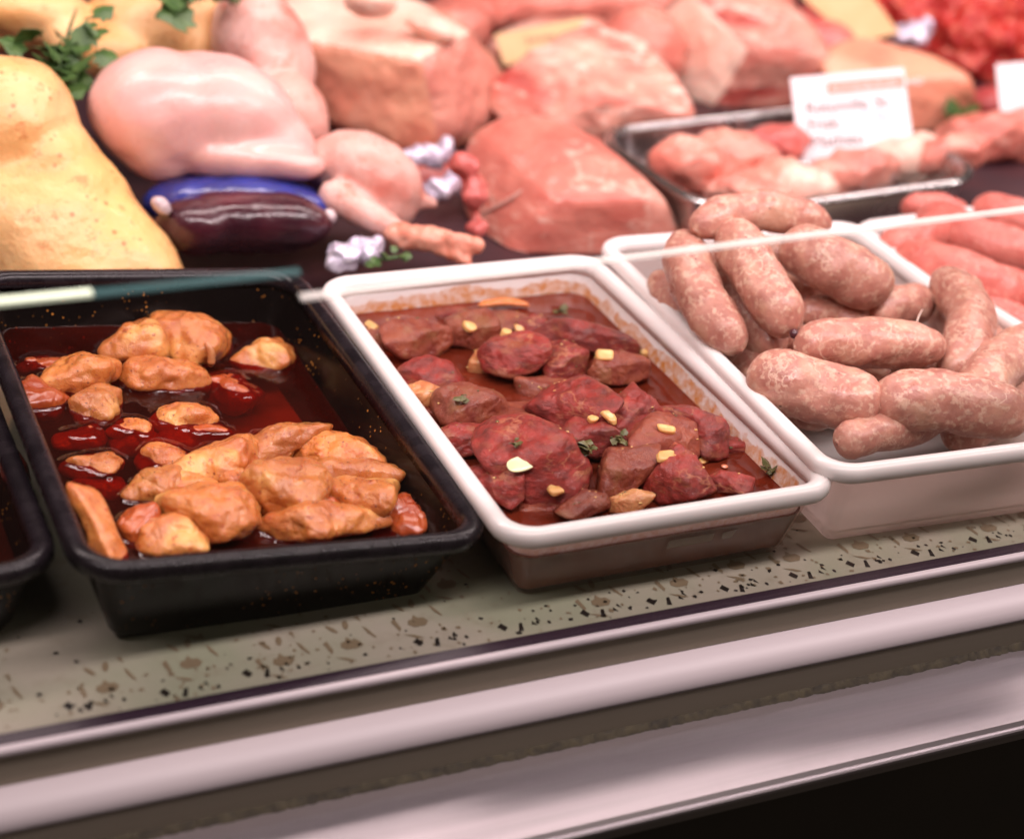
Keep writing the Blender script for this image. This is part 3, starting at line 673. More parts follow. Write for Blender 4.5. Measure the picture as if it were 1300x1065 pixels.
def leaf_fan(center, size, n, seed, spread, curl=.4):
    """lobed leaflets in one mesh"""
    R = random.Random(seed); V = []; F = []
    for i in range(n):
        L = size*R.uniform(.7, 1.2); a = R.uniform(0, 2*math.pi); el = R.uniform(-.2, 1.0)
        base = np.asarray(center)+np.array([R.uniform(-1, 1), R.uniform(-1, 1), R.uniform(-.3, .8)])*spread
        rot = rz(a)@ry(-el)@rx(R.uniform(-.6, .6)); b = len(V)
        outline = [(0, 0), (.18, .30), (.10, .48), (.42, .46), (.40, .60), (.68, .42), (.74, .30), (1., .0), (.74, -.30), (.68, -.42), (.40, -.60), (.42, -.46), (.10, -.48), (.18, -.30)]
        for th in (.0, .5):
            for x, y in [(.45, 0)]+outline:
                V.append(base+rot@np.array([x*L, y*L*.9, -curl*L*(y*y+.3*x*x)+.25*L*(abs(y) < .01)*0-th*.8]))
        k = len(outline); 
        for j in range(k):
            F.append((b, b+1+j, b+1+(j+1) % k)); F.append((b+k+1, b+k+2+(j+1) % k, b+k+2+j))
            F.append((b+1+j, b+k+2+j, b+k+2+(j+1) % k, b+1+(j+1) % k))
    return np.array(V), F
HB = [(742, 578, 6.5, 9, 7, 'clump of chopped green herbs right of the biggest beef piece'),
      (757, 596, 5.5, 8, 6, 'chopped herb clump below, against the upright brown beef piece'),
      (786, 556, 4.5, 4, 4, 'dark herb leaf between the bright red cube and the diamond piece'),
      (713, 399, 5, 3, 3, 'green herb leaf floating near the back right of the sauce'),
      (584, 508, 4, 3, 3, 'herb flake on the herb flecked beef piece left of the centre'),
      (655, 567, 3.5, 3, 3, 'dark herb flake at the top of the biggest beef piece'),
      (976, 600, 6, 3, 3, 'green herb leaf stuck to the wall at the front right corner')]
for n, (px, py, sz, k, sp, lab) in enumerate(HB):
    c, nr = drop(px, py, beef, LV+2)
    V, F = leaf_fan(c+nr*2.2-AF*1.5, sz*1.3, k+2, 760+n, sp*.7)
    tag(place('herb_clump', V, F, 'herb', smooth=False), lab, 'herbs', 'chopped herbs on the beef')
def sprinkle(name, objs, count, size, mats, seed, label, cat, floor):
    """grains of seasoning clinging to the upper sides of the pieces"""
    R = random.Random(seed); d, F0 = ico(1); V = []; F = []; mi = []; bpy.context.view_layer.update()
    tries = 0
    while len(mi) < count*len(F0) and tries < count*60:
        tries += 1; o = R.choice(objs); pl = R.choice(o.data.polygons); c = (o.matrix_world@pl.center)/MM
        if pl.normal.z < .25 or c.z < floor+1: continue
        r = size*R.uniform(.5, 1.6); k = 0 if R.random() < .6 else len(mats)-1
        q = np.array(c)+np.array(pl.normal)*r*.2+(d@rz(R.uniform(0, 6)).T)*np.array([r*R.uniform(.7, 1.5), r*R.uniform(.6, 1.), r*.55])
        b = len(V); V += list(q); F += [tuple(i+b for i in f) for f in F0]; mi += [k]*len(F0)
    return tag(place(name, np.array(V), F, mats, None, False, mi), label, cat, None, 'stuff')
sprinkle('seasoning', beef, 260, .75, ['garlic', 'herb'], 41, 'fine crumbs of garlic and herbs strewn over the diced beef', 'seasoning', LV)
sprinkle('spice', [o for o in chicken if o['label'].find('sunken') < 0], 420, .42, ['spice_red', 'spice_dark'], 42, 'dark red spice grains clinging to the marinated chicken', 'spice', 20)
for n, (px, py, r, lab) in enumerate([(906, 586, 3.4, 'larger oil bubble floating near the right front of the beef sauce'), (920, 592, 2.4, 'smaller oil bubble beside the larger one at the right front of the beef sauce')]):
    c, _ = drop(px, py, beef, LV+1)
    d, F = ico(4); V = c+d*np.array([r, r, r*.45])
    tag(place('oil_bubble', V, F, 'bubble'), lab, 'bubble', 'oil bubbles in the beef sauce')
# tape residue on the front wall of the beef tray
V = [(118, -.0, 31), (150, 0, 31), (150, 0, 24), (118, 0, 24), (156, 0, 30), (166, 0, 31), (164, 0, 24), (157, 0, 24)]
V = [(x, wi1(z)-.35, z) for x, y, z in V]+[(x, wi1(z)-.05, z) for x, y, z in V]
F = [(3, 2, 1, 0), (7, 6, 5, 4), (8, 9, 10, 11), (12, 13, 14, 15)]
for b in (0, 4):
    for j in range(4): F.append((b+j, b+(j+1) % 4, b+8+(j+1) % 4, b+8+j))
tp = link('tape_residue', mesh('tape_residue', V, F), 'tape', beef_tray, False)

# ------------------------------------------------------------------ sausages
SG = [
 # (px,py,z)x3, radius px, label
 ([(872, 300, 112), (884, 365, 96), (942, 446, 72)], 32, 'thick sausage hanging at the far left of the pile, half behind its neighbour'),
 ([(925, 290, 125), (962, 352, 110), (1006, 424, 88)], 34, 'sausage with a dark knotted end pointing at the viewer, second from the left'),
 ([(882, 294, 126), (955, 268, 132), (1055, 288, 118)], 26, 'sausage arching over the top of the pile at the back'),
 ([(1000, 302, 118), (1060, 340, 108), (1125, 366, 92)], 38, 'stout sausage at the top centre with its blunt end over a dark gap'),
 ([(1012, 396, 72), (1060, 398, 70), (1116, 400, 70)], 22, 'thin sausage low in the pile under the stout top one'),
 ([(1100, 398, 74), (1140, 390, 74), (1180, 380, 72)], 26, 'sausage low at the back behind the straight middle one'),
 ([(1008, 442, 84), (1098, 436, 88), (1200, 442, 86)], 33, 'straight sausage lying level in the middle of the pile'),
 ([(948, 474, 76), (1035, 496, 72), (1122, 522, 70)], 41, 'long sausage at the front left, joined at a twist to the next'),
 ([(1112, 520, 72), (1196, 508, 76), (1308, 536, 70)], 40, 'fat curved sausage at the front, resting along the front rim'),
 ([(1190, 352, 84), (1232, 405, 84), (1205, 478, 70)], 32, 'bent sausage standing at the right with a curl of loose casing'),
 ([(1238, 528, 66), (1262, 470, 76), (1330, 428, 76)], 34, 'curved sausage at the right wall, rising out of the photo'),
 ([(1062, 562, 56), (1120, 548, 56), (1200, 530, 50)], 27, 'sausage at the bottom of the pile, seen under the front twist'),
 ([(956, 440, 60), (990, 430, 60), (1032, 440, 60)], 22, 'hidden sausage below the dark knotted end'),
 ([(838, 352, 72), (852, 380, 68), (880, 410, 62)], 22, 'sausage against the left wall, mostly behind the far left one'),
 ([(1130, 470, 60), (1180, 470, 60), (1240, 450, 62)], 30, 'shaded sausage under the straight middle one at the right'),
 ([(1010, 340, 70), (1040, 380, 66), (1100, 430, 62)], 30, 'shaded sausage deep in the gap of the pile'),
 ([(876, 330, 78), (926, 378, 74), (990, 446, 66)], 32, 'sausage wedged behind the two that hang at the left of the pile'),
 ([(900, 420, 46), (980, 480, 44), (1060, 530, 44)], 34, 'sausage at the bottom of the tray along the left wall'),
 ([(1210, 560, 40), (1260, 520, 44), (1320, 480, 46)], 32, 'sausage at the bottom of the tray behind the front rim at the right'),
 ([(1180, 380, 56), (1250, 440, 52), (1300, 500, 50)], 32, 'sausage low against the right wall behind the bent one'),
 ([(900, 330, 70), (960, 330, 70), (1040, 320, 66)], 30, 'sausage low at the back wall under the arching one'),
 ([(1060, 470, 50), (1150, 490, 46), (1240, 500, 46)], 34, 'sausage hidden at the bottom of the tray'),
]
for n, (pts, r, lab) in enumerate(SG):
    Q = [atz(*q) for q in pts]; s = mmpp(Q[1])
    V, F = tube(Q, r*s*1.0, 800+n, ends=4.5, n=48, k=36, lo=2.5, hi=.6)
    V[:, 2] = np.maximum(V[:, 2], 5)
    o = tag(place('pork_sausage', V, F, 'sausage'), lab, 'sausage', 'sausages piled in the white tray')
    if n == 1:
        e = Q[2]-AF*6
        V, F = tube([e+AU*1, e-AF*2, e-AF*5-AU*2], 3.2, 830, n=10, k=10); place('casing_knot', V, F, 'pudding', o)
    if n == 9:
        e = atz(1172, 392, 96)
        V, F = tube([e, e-AU*14-AR*4, e-AU*22+AR*8], .7, 831, n=20, k=8, lo=0, hi=0); place('casing_thread', V, F, 'pork_fat', o)
# mince rolls in the right tray
MR = [
 ([(1120, 318, 60), (1175, 300, 64), (1215, 290, 60)], 26, 'mince roll lying at the back of the right tray'),
 ([(1175, 275, 60), (1230, 300, 66), (1330, 330, 60)], 30, 'mince roll slanting from the back wall to the right edge'),
 ([(1140, 330, 58), (1210, 345, 68), (1300, 385, 60)], 34, 'thick pink mince roll across the middle of the right tray'),
 ([(1150, 268, 50), (1180, 262, 52), (1230, 275, 48)], 18, 'small round ended mince roll against the back wall of the right tray'),
 ([(1240, 262, 62), (1290, 280, 64), (1340, 300, 60)], 28, 'mince roll at the far right edge of the photo'),
 ([(1160, 350, 50), (1230, 385, 50), (1320, 425, 46)], 30, 'mince roll along the left wall of the right tray'),
 ([(1250, 360, 56), (1300, 375, 58), (1370, 400, 56)], 30, 'mince roll cut off by the right edge below the thick one'),
]
for n, (pts, r, lab) in enumerate(MR):
    Q = [atz(*q) for q in pts]; s = mmpp(Q[1])
    V, F = tube(Q, r*s*.95, 850+n, ends=5., lo=3., hi=.9)
    tag(place('mince_roll', V, F, 'mince'), lab, 'mince roll', 'mince rolls in the right tray')

# ------------------------------------------------------------------ meats behind
def item(name, parts, mat, label, cat, seed, parent=None, **k):
    V, F = lump(parts, seed=seed, **k); o = place(name, V, F, mat, parent)
    if label: tag(o, label, cat)
    return o
item('whole_chicken', [E(40, 290, 520, 205, 105, 62, -36), E(5, 165, 560, 88, 98, 60, -38), E(150, 320, 490, 105, 62, 48, -42), E(60, 215, 540, 80, 70, 50, -40), E(90, 240, 530, 90, 60, 50, -48)], 'yellow_skin',
     'plump yellow skinned chicken with freckled skin, largest and nearest at the left', 'chicken', 20, lo=5, lof=1/55., hi=.9, voxel=4)
item('whole_chicken', [E(30, 30, 800, 100, 42, 70, 0), E(95, 55, 760, 40, 30, 40)], 'yellow_skin', 'yellow chicken at the top left corner behind the parsley', 'chicken', 21, lo=4)
item('whole_chicken', [E(195, 40, 780, 98, 62, 65, 10), E(150, 75, 740, 45, 35, 40), E(255, 55, 750, 38, 45, 40)], 'yellow_skin', 'yellow chicken behind the smooth pink breast, under the dark hanging leaf', 'chicken', 22, lo=4)
item('chicken_breast', [E(208, 142, 585, 98, 80, 50, -8), E(270, 140, 578, 110, 72, 48, -14), E(318, 172, 570, 90, 58, 44, -24), E(355, 196, 565, 56, 40, 36, -24), E(290, 196, 568, 100, 40, 40, -2), E(305, 204, 542, 108, 27, 30, -5), E(210, 185, 575, 62, 46, 38, 0)], 'breast',
     'smooth glossy pink chicken breast lying on the blue packet', 'chicken breast', 23, lo=3, hi=.2, smooth=7)
vp = item('vacuum_packet', [E(312, 282, 500, 112, 42, 40, -2), E(250, 288, 500, 55, 38, 36)], 'pudding', 'dark blood sausage packet with a blue film back, under the pink breast', 'packet', 24, lo=2, hi=.4, smooth=12)
item('film_back', [E(300, 262, 525, 122, 40, 34, -3), E(378, 262, 520, 46, 30, 30, -28)], 'blue', None, None, 25, vp, lo=1.5, hi=.4)
item('film_tip', [C((395, 278, 482), 5, (417, 276, 478), 9, 4)], 'clear_tip', None, None, 26, vp, lo=2, hi=.8, voxel=2.5, smooth=3)
item('film_tip', [E(204, 262, 490, 15, 9, 8, -40)], 'clear_tip', None, None, 126, vp, lo=2, hi=.8, voxel=2.5, smooth=3)
item('poultry_thigh', [E(335, 70, 700, 62, 92, 40, 20), E(372, 150, 640, 46, 60, 34, 25)], 'poultry', 'long pale pink poultry piece leaning behind the breast, left of the pork hock', 'poultry piece', 27, lo=4)
leg = item('plucked_drumstick', [E(470, 222, 530, 76, 50, 46, -32), E(430, 212, 550, 50, 42, 40), C((520, 250, 510), 16, (550, 259, 500), 9, 5), C((425, 250, 500), 22, (515, 300, 450), 15, 9), E(490, 265, 510, 40, 30, 30)], 'poultry',
     'plucked poultry leg with its foot reaching over the back rim of the beef tray', 'poultry leg', 28, lo=2.5, voxel=3, smooth=6)
item('foot', [C((505, 298, 452), 17, (548, 304, 425), 15, 5), C((548, 300, 425), 14, (604, 313, 398), 11, 6), C((548, 310, 425), 11, (590, 330, 396), 8, 6), C((590, 320, 400), 8, (596, 338, 392), 5, 3), C((520, 300, 440), 12, (575, 322, 410), 9, 5)], 'foot', None, None, 29, leg, lo=2.5, lof=1/15., hi=1.2, voxel=2.2, smooth=3)
item('pork_slab', [E(720, 18, 1080, 150, 34, 60, 3), E(590, 22, 1080, 60, 26, 50)], 'pork', 'long pink pork slab at the very top behind the yellow paper', 'pork slab', 42, lo=5)
item('pork_piece', [E(880, 12, 1060, 62, 36, 55, 0), E(940, 5, 1080, 70, 30, 50)], 'pork_pale', 'pale pork piece at the very top behind the rounded joint', 'pork piece', 43, lo=5)
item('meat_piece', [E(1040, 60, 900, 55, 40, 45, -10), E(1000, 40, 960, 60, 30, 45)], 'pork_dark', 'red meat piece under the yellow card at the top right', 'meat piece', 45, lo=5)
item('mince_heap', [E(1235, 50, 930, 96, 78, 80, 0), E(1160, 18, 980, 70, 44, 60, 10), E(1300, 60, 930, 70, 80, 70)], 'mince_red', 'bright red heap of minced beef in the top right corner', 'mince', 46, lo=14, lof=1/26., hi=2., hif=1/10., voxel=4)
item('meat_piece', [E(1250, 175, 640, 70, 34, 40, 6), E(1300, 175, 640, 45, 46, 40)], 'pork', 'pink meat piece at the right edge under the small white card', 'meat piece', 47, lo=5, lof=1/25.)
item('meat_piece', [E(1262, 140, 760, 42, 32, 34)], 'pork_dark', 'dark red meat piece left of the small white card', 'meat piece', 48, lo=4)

hk = block('pork_hock', [(348, -30), (383, 90), (425, 172), (500, 197), (598, 176), (640, 125), (645, 85), (604, 40), (500, -34)], 800, 92,
    [(-.25, -.45, .72), (.15, 1.5, .50), (1.5, -.1, .66)], ['pork_skin', 'pork_fat', 'pork_pale'], 'big pork hock with salmon pink rind and a pale cut top', 'pork hock', 30, ('cut_face', 'cut_side'), lo=4)
item('bone_end', [E(470, 4, 775, 34, 18, 26)], 'bone', None, None, 32, hk, lo=3)
item('bone_end', [E(545, 38, 765, 40, 9, 16, -20)], 'bone', None, None, 33, hk, lo=3)
rl = block('rolled_roast', [(584, 195), (640, 140), (695, 136), (778, 190), (866, 300), (848, 350), (730, 372), (645, 360), (604, 300)], 535, 60,
    [(.1, 1.1, .62), (.2, -.8, .74), (-1.0, .1, .70)], ['pork'], 'tied pale pink roast with a twine groove, behind the white trays', 'roast', 34, lo=3.5, lof=1/60., hi=.3, p=7)
dgt = bpy.context.evaluated_depsgraph_get()
pp = []
for px, py in ((606, 272), (632, 262), (656, 247), (682, 226), (706, 200)):
    c_, n_ = drop(px, py, [rl]); pp.append(c_-AF*.5)
V, F = tube([pp[0], pp[2], pp[4]], 1.5, 34, n=24, k=8, lo=0, hi=.2); place('twine', V, F, 'twine', rl)
item('ragged_end', [E(590, 210, 500, 20, 16, 18, -20), E(602, 245, 492, 16, 28, 22), E(606, 290, 480, 14, 14, 14)], 'pork_dark', None, None, 35, rl, lo=4, lof=1/14., voxel=3)
pk = block('pork_joint', [(626, 110), (690, 56), (765, 22), (820, 48), (884, 142), (848, 184), (760, 200), (690, 196), (636, 160)], 725, 60,
    [(.5, 1.0, .55), (-.4, .1, .62), (.2, -.8, .7)], ['marbled'], 'folded pork joint behind the tied roast, pink with pale fat edges', 'pork joint', 36, lo=7, lof=1/45., hi=.5, p=8)
pj = block('pork_joint', [(822, 40), (870, -14), (960, -30), (1022, 14), (1056, 92), (1016, 160), (920, 168), (852, 124)], 860, 66,
    [(.25, .7, .66), (-1.0, -.3, .6), (.3, -1.0, .7)], ['marbled', 'pork_fat'], 'rounded pork joint behind the steel dish, left of the price card', 'pork joint', 39, ('fat_cap',), lo=4, p=6)
block('pork_loin', [(1040, 70), (1100, 40), (1206, 88), (1232, 128), (1200, 178), (1120, 178), (1048, 120)], 765, 52,
    [(0, 1.1, .6), (.1, -.5, .7)], ['pork_skin'], 'salmon coloured pork loin right behind the large price card', 'pork loin', 44, lo=3)

# steel dish with chops
dish, wid, rrd = make_tray('steel_dish', (378, 418, 0), (0, 0, .10), 330, 226, 62, 14, ('dish_steel', 'dish_steel', 'dish_steel'), 'shallow steel dish of pork pieces holding the large price card', 'dish', R=62, lip=10, liph=4)
DP = [([E(880, 212, 540, 56, 34, 38, -18)], 'pork', 'smooth pork piece at the left end of the steel dish'),
      ([E(930, 205, 560, 62, 36, 38, -12)], 'pork_pale', 'pork piece in the steel dish left of the price card'),
      ([E(955, 252, 480, 56, 27, 32, -14)], 'pork', 'pork piece at the front left of the steel dish behind the sausages'),
      ([E(1000, 240, 500, 62, 36, 36, -8)], 'pork_pale', 'pork piece in the steel dish in front of the card foot'),
      ([E(1075, 222, 530, 64, 30, 36, 8)], 'pork_pale', 'pork piece directly under the large price card'),
      ([E(1145, 205, 560, 50, 30, 34, 12), E(1165, 190, 560, 24, 22, 20)], 'pork_fat', 'pale fatty pork piece at the lower right of the price card'),
      ([E(1200, 198, 540, 56, 26, 32, 10)], 'pork', 'red pork piece at the right end of the steel dish'),
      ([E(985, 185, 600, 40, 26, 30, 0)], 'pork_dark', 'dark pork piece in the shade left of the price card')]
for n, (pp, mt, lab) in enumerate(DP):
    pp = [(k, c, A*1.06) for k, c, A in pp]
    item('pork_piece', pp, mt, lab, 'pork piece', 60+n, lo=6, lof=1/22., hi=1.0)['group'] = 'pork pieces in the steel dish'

# ------------------------------------------------------------------ cards
def card(name, corners, Y, label, cat, mat='paper', th=1.2, body='sheet', lean=.12):
    """a stiff card standing where the photo shows it, turned to the viewer"""
    c0 = np.mean([aty(x, y, Y) for x, y in corners], axis=0); dep = float((c0-CAM)@AF)
    n = AF.copy(); pts = []
    for x, y in corners:
        d = ray(x, y); pts.append(CAM+d*dep/(d@AF))
    V = pts+[q+AF*th for q in pts]
    F = [(3, 2, 1, 0), (4, 5, 6, 7)]+[(j, (j+1) % 4, 4+(j+1) % 4, 4+j) for j in range(4)]
    o = place(name, V, F, mat, None, False); tag(o, label, cat); return o, pts
def on_card(pts, u, v, off=.35):
    a, b, c, d = pts; return (a*(1-u)*(1-v)+b*u*(1-v)+c*u*v+d*(1-u)*v)-AF*off
def strip(o, name, pts, u0, v0, u1, v1, mat):
    q = [on_card(pts, u0, v0), on_card(pts, u1, v0), on_card(pts, u1, v1), on_card(pts, u0, v1)]
    V = q+[x+AF*.25 for x in q]; F = [(3, 2, 1, 0), (4, 5, 6, 7)]+[(j, (j+1) % 4, 4+(j+1) % 4, 4+j) for j in range(4)]
    return place(name, V, F, mat, o, False)
def write(o, pts, txt, u, v, hgt, mat):
    cu = bpy.data.curves.new('t', 'FONT'); cu.body = txt; cu.size = hgt*MM; cu.extrude = .0001
    t = bpy.data.objects.new('t', cu); COL.objects.link(t); bpy.context.view_layer.update()
    me = bpy.data.meshes.new_from_object(t.evaluated_get(bpy.context.evaluated_depsgraph_get()))
    bpy.data.objects.remove(t)
    X = pts[1]-pts[0]; X /= np.linalg.norm(X); Yv = pts[0]-pts[3]; Yv -= X*(Yv@X); Yv /= np.linalg.norm(Yv)
    V = [on_card(pts, u, v, .5)+X*(q.co.x/MM)+Yv*(q.co.y/MM)-AF*(q.co.z/MM) for q in me.vertices]
    F = [tuple(p.vertices) for p in me.polygons]; bpy.data.meshes.remove(me)
    place('lettering', V, F, mat, o, False)
co, cp = card('price_card', [(1003, 99), (1147, 86), (1161, 190), (1016, 206)], 600, 'large white price card with a red header band, standing in the steel dish', 'price card')
s = mmpp(cp[0])
strip(co, 'header_band', cp, .31, .10, .985, .24, 'red_ink')
write(co, cp, 'ROTHENBURGER LAND', .34, .215, 11*s, 'paper')
write(co, cp, 'Rotunnlle. St.', .10, .44, 20*s, 'ink'); write(co, cp, 'Frisk.', .10, .64, 20*s, 'ink'); write(co, cp, 'Mathieu', .11, .85, 21*s, 'ink')
write(co, cp, '7,90', .56, .66, 26*s, 'ink_pale'); write(co, cp, 'Ru', .09, .22, 18*s, 'ink_pale')
V = [aty(1008, 205, 601), aty(1013, 205, 601), aty(1018, 246, 590), aty(1012, 246, 590)]; V = V+[q+AF*1.5 for q in V]
place('holder_foot', V, [(3, 2, 1, 0), (4, 5, 6, 7)]+[(j, (j+1) % 4, 4+(j+1) % 4, 4+j) for j in range(4)], 'clear_tip', co, False)
co2, cp2 = card('price_card', [(1264, 82), (1380, 72), (1388, 140), (1271, 151)], 640, 'small white price card cut off by the right edge', 'price card')
write(co2, cp2, 'Rind', .08, .5, 22*s, 'ink_pale')
yc, yp = card('yellow_card', [(628, 44), (745, 22), (716, 62), (640, 84)], 900, 'yellowish paper card tucked between the hock and the folded joint', 'card', 'paper_yellow')
write(yc, yp, 'Schwein', .35, .5, 13*s, 'ink')
yc2, yp2 = card('yellow_card', [(1008, -12), (1100, -14), (1142, 42), (1085, 56)], 880, 'curled yellow card at the top right beside the red mince', 'card', 'paper_yellow')

# ------------------------------------------------------------------ parsley, foil
def parsley(name, leaves, stems, label, seed, size):
    o = None; VV = []; FF = []
    for n, (px, py, Y) in enumerate(leaves):
        V, F = leaf_fan(aty(px, py, Y), size, 3, seed*31+n, size*.35, .35); b = sum(len(x) for x in VV); VV.append(V); FF += [tuple(i+b for i in f) for f in F]
    o = place(name, np.concatenate(VV), FF, 'leaf', None, False); tag(o, label, 'parsley')
    for q in stems:
        V, F = tube([aty(*q[0]), aty(*q[1]), aty(*q[2])], 1.6, seed, n=12, k=8, lo=0, hi=0); place('stem', V, F, 'leaf', o)
parsley('parsley_sprig', [(38, 62, 640), (72, 70, 630), (92, 62, 640), (120, 50, 640), (62, 92, 620), (88, 100, 610), (80, 80, 610), (104, 78, 620), (90, 125, 600), (115, 30, 650), (70, 85, 620), (98, 90, 615), (84, 112, 605), (110, 66, 630)],
        [((92, 130, 610), (80, 80, 640), (98, 10, 660))], 'curly parsley sprig between the yellow chickens and the pink breast', 3, 22)
parsley('parsley_sprig', [(232, 22, 660), (240, 8, 670), (226, 5, 670), (262, 2, 690), (285, -4, 690)], [((240, 0, 680), (232, 10, 670), (230, 25, 664))], 'dark parsley leaf hanging before the back yellow chicken at the top', 4, 30)
parsley('parsley_sprig', [(488, 330, 420), (510, 322, 425), (470, 334, 425)], [((480, 330, 430), (495, 328, 425), (510, 326, 424))], 'bit of parsley under the poultry foot by the beef tray', 5, 10)
parsley('parsley_sprig', [(1222, 130, 730), (1218, 150, 700), (1226, 160, 690)], [((1220, 120, 735), (1220, 140, 715), (1222, 160, 700))], 'green parsley between the loin and the dark meat at the right', 6, 26)
def foil(px, py, Y, hw, hh, lab, seed):
    item('crumpled_foil', [E(px, py, Y, hw, hh, 14, rng.uniform(-20, 20)), E(px+hw*.6, py-hh*.4, Y+6, hw*.5, hh*.7, 10, 30)], 'foil', lab, 'foil', seed, lo=8, lof=1/16., hi=2., hif=1/6., voxel=2.2, smooth=2)['group'] = 'crumpled foil scraps'
item('pork_piece', [E(815, 60, 900, 62, 52, 50, -30)], 'pork', 'pink pork piece squeezed between the folded and the rounded joint', 'pork piece', 90, lo=5)
item('pork_piece', [E(700, 60, 960, 90, 36, 50, 8)], 'pork_pale', 'pork piece behind the folded joint under the yellowish card', 'pork piece', 91, lo=5)
item('pork_piece', [E(560, 40, 1000, 70, 40, 50, 8)], 'pork', 'pork piece right behind the hock at the top', 'pork piece', 92, lo=5)
item('meat_piece', [E(1075, 25, 1000, 70, 40, 50, 8)], 'mince_red', 'red meat behind the curled yellow card', 'meat piece', 93, lo=5)
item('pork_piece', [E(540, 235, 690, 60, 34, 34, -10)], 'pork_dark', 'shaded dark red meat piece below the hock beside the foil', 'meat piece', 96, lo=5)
foil(435, 325, 440, 26, 20, 'crumpled pale foil scrap under the poultry leg, behind the tray corner', 80)
foil(468, 315, 450, 20, 18, 'crumpled foil scrap right of the other one under the poultry leg', 81)
foil(540, 198, 640, 34, 16, 'foil scrap between the pork hock and the ragged roast end', 82)
foil(558, 240, 600, 24, 12, 'small lilac foil scrap below the hock beside the poultry leg knuckle', 83)
foil(1158, 44, 860, 26, 16, 'lilac foil scrap beside the red mince at the top right', 84)

# ------------------------------------------------------------------ counter
def box(x0, x1, y0, y1, z0, z1):
    V = [(x, y, z) for z in (z0, z1) for x, y in ((x0, y0), (x1, y0), (x1, y1), (x0, y1))]
    return V, [(3, 2, 1, 0), (4, 5, 6, 7), (0, 1, 5, 4), (1, 2, 6, 5), (2, 3, 7, 6), (3, 0, 4, 7)]
X0, X1 = -1500., 2600.
V, F = box(X0, X1, -14, 1650, -20, 0); mi = [0]*6
def poly(pts, m_):                                # printed marks, a hair above the sheet
    b = len(V); V.extend((x, y, .25) for x, y in pts); F.append(tuple(range(b, b+len(pts)))); mi.append(m_)
R = random.Random(5)
def ell(cx, cy, a, b_, an, n=10): return [(cx+a*math.cos(t)*math.cos(an)-b_*math.sin(t)*math.sin(an), cy+a*math.cos(t)*math.sin(an)+b_*math.sin(t)*math.cos(an)) for t in [2*math.pi*k/n for k in range(n)]]
x = -560.
while x < 560:
    for row, y in enumerate((10, 52)):
        ox = x+row*24+R.uniform(-9, 9); y += R.uniform(-7, 7)
        if R.random() < .3: continue
        poly([(ox-6, y), (ox-5, y+4), (ox-2, y+5), (ox, y+9), (ox+2, y+5), (ox+5, y+5), (ox+7, y+1), (ox+4, y-3), (ox-3, y-3)], 2)
        poly(ell(ox-6, y+18, 1.6, 5, .5), 2); poly(ell(ox+3, y+20, 1.9, 4.6, -.2), 2)
        poly([(ox-15, y+6), (ox-12, y+8), (ox-11, y-2), (ox-13, y-5)], 2)
        poly([(ox+12, y+16), (ox+14, y+14), (ox+17, y+4), (ox+16, y+3), (ox+13, y+9)], 2)
        poly([(ox-12, y-8), (ox-5, y-14), (ox-1, y-14), (ox-6, y-10)], 2)
        poly([(ox+10, y+26), (ox+13, y+27), (ox+13, y+20)], 2); poly(ell(ox+12, y-5, 1., 1.4, 0, 6), 2)
    yy = -6+R.uniform(-1.5, 3); x += R.uniform(-5, 5)
    if R.random() < .22: x += 48.5; continue
    poly([(x-17, yy+4), (x-13.5, yy+7), (x-11, yy+2), (x-14, yy-1)], 1)
    poly([(x-6, yy-3), (x-3, yy+4), (x-1, yy+4), (x-3, yy-4)], 1)
    poly([(x+4, yy+1), (x+5.5, yy+4), (x+7, yy-1)], 1); poly([(x+8, yy+5), (x+9.5, yy+7), (x+10.5, yy+2)], 1)
    poly(ell(x+15, yy, 1.2, 1.8, 0, 6), 1)
    x += 48.5
for k in range(520):
    cx, cy = R.uniform(-420, 560), R.choice([R.uniform(-11, 14), R.uniform(-11, 90)]); a0 = R.uniform(0, 6.3); r_ = R.uniform(.7, 2.3)
    poly([(cx+r_*R.uniform(.5, 1.2)*math.cos(a0+t), cy+r_*R.uniform(.5, 1.2)*math.sin(a0+t)) for t in (0, 1.5, 3.0, 4.6)], 1 if R.random() < .35 else 2)
me = mesh('counter_deck', V, F); deck = link('counter_deck', me, ['deck', 'fleck_black', 'fleck_brown'], None, False)
me.polygons.foreach_set('material_index', mi); tag(deck, 'pale counter shelf printed with small dark marks', 'counter shelf', None, 'structure')
V, F = box(-700, 1700, 392, 1640, .4, 2.4); V = [v for v in V]
tag(place('dark_liner', V, F, 'dark', None, False), 'dark liner sheet under the meat at the back of the counter', 'liner')
V, F = box(X0, X1, 1650, 1670, -20, 520)
tag(place('rear_panel', V, F, 'wall', None, False), 'dark rear panel of the counter', 'panel', None, 'structure')

cf = empty('counter_front', (0, -20, -85)); tag(cf, 'metal counter front with a pale bumper strip and a steel ledge', 'counter front')
def prof(name, pts, mat, closed=True):           # (y,z) profile run along the counter
    V = [(X0, y, z) for y, z in pts]+[(X1, y, z) for y, z in pts]; n = len(pts)
    F = [(j, (j+1) % n, n+(j+1) % n, n+j) for j in range(n)]+[tuple(range(n-1, -1, -1)), tuple(range(n, 2*n))]
    return place(name, V, F, mat, cf, False)
def arc(cy, cz, ry_, rz_, a0, a1, n=14): return [(cy+ry_*math.cos(math.radians(a0+(a1-a0)*k/n)), cz+rz_*math.sin(math.radians(a0+(a1-a0)*k/n))) for k in range(n+1)]
prof('gasket', [(-14.2, -8), (-22, -8), (-22, .8), (-14.2, 1.4)], 'gasket')
prof('top_bead', arc(-24, -2.6, 2.2, 2.8, 90, 270)+[(-22.1, -5.4), (-22.1, .2)], 'bead')
prof('upper_band', [(-24, -5.6), (-25, -24), (-14.2, -24), (-14.2, -8.2), (-22, -8.2), (-22, -5.6)], 'alu')
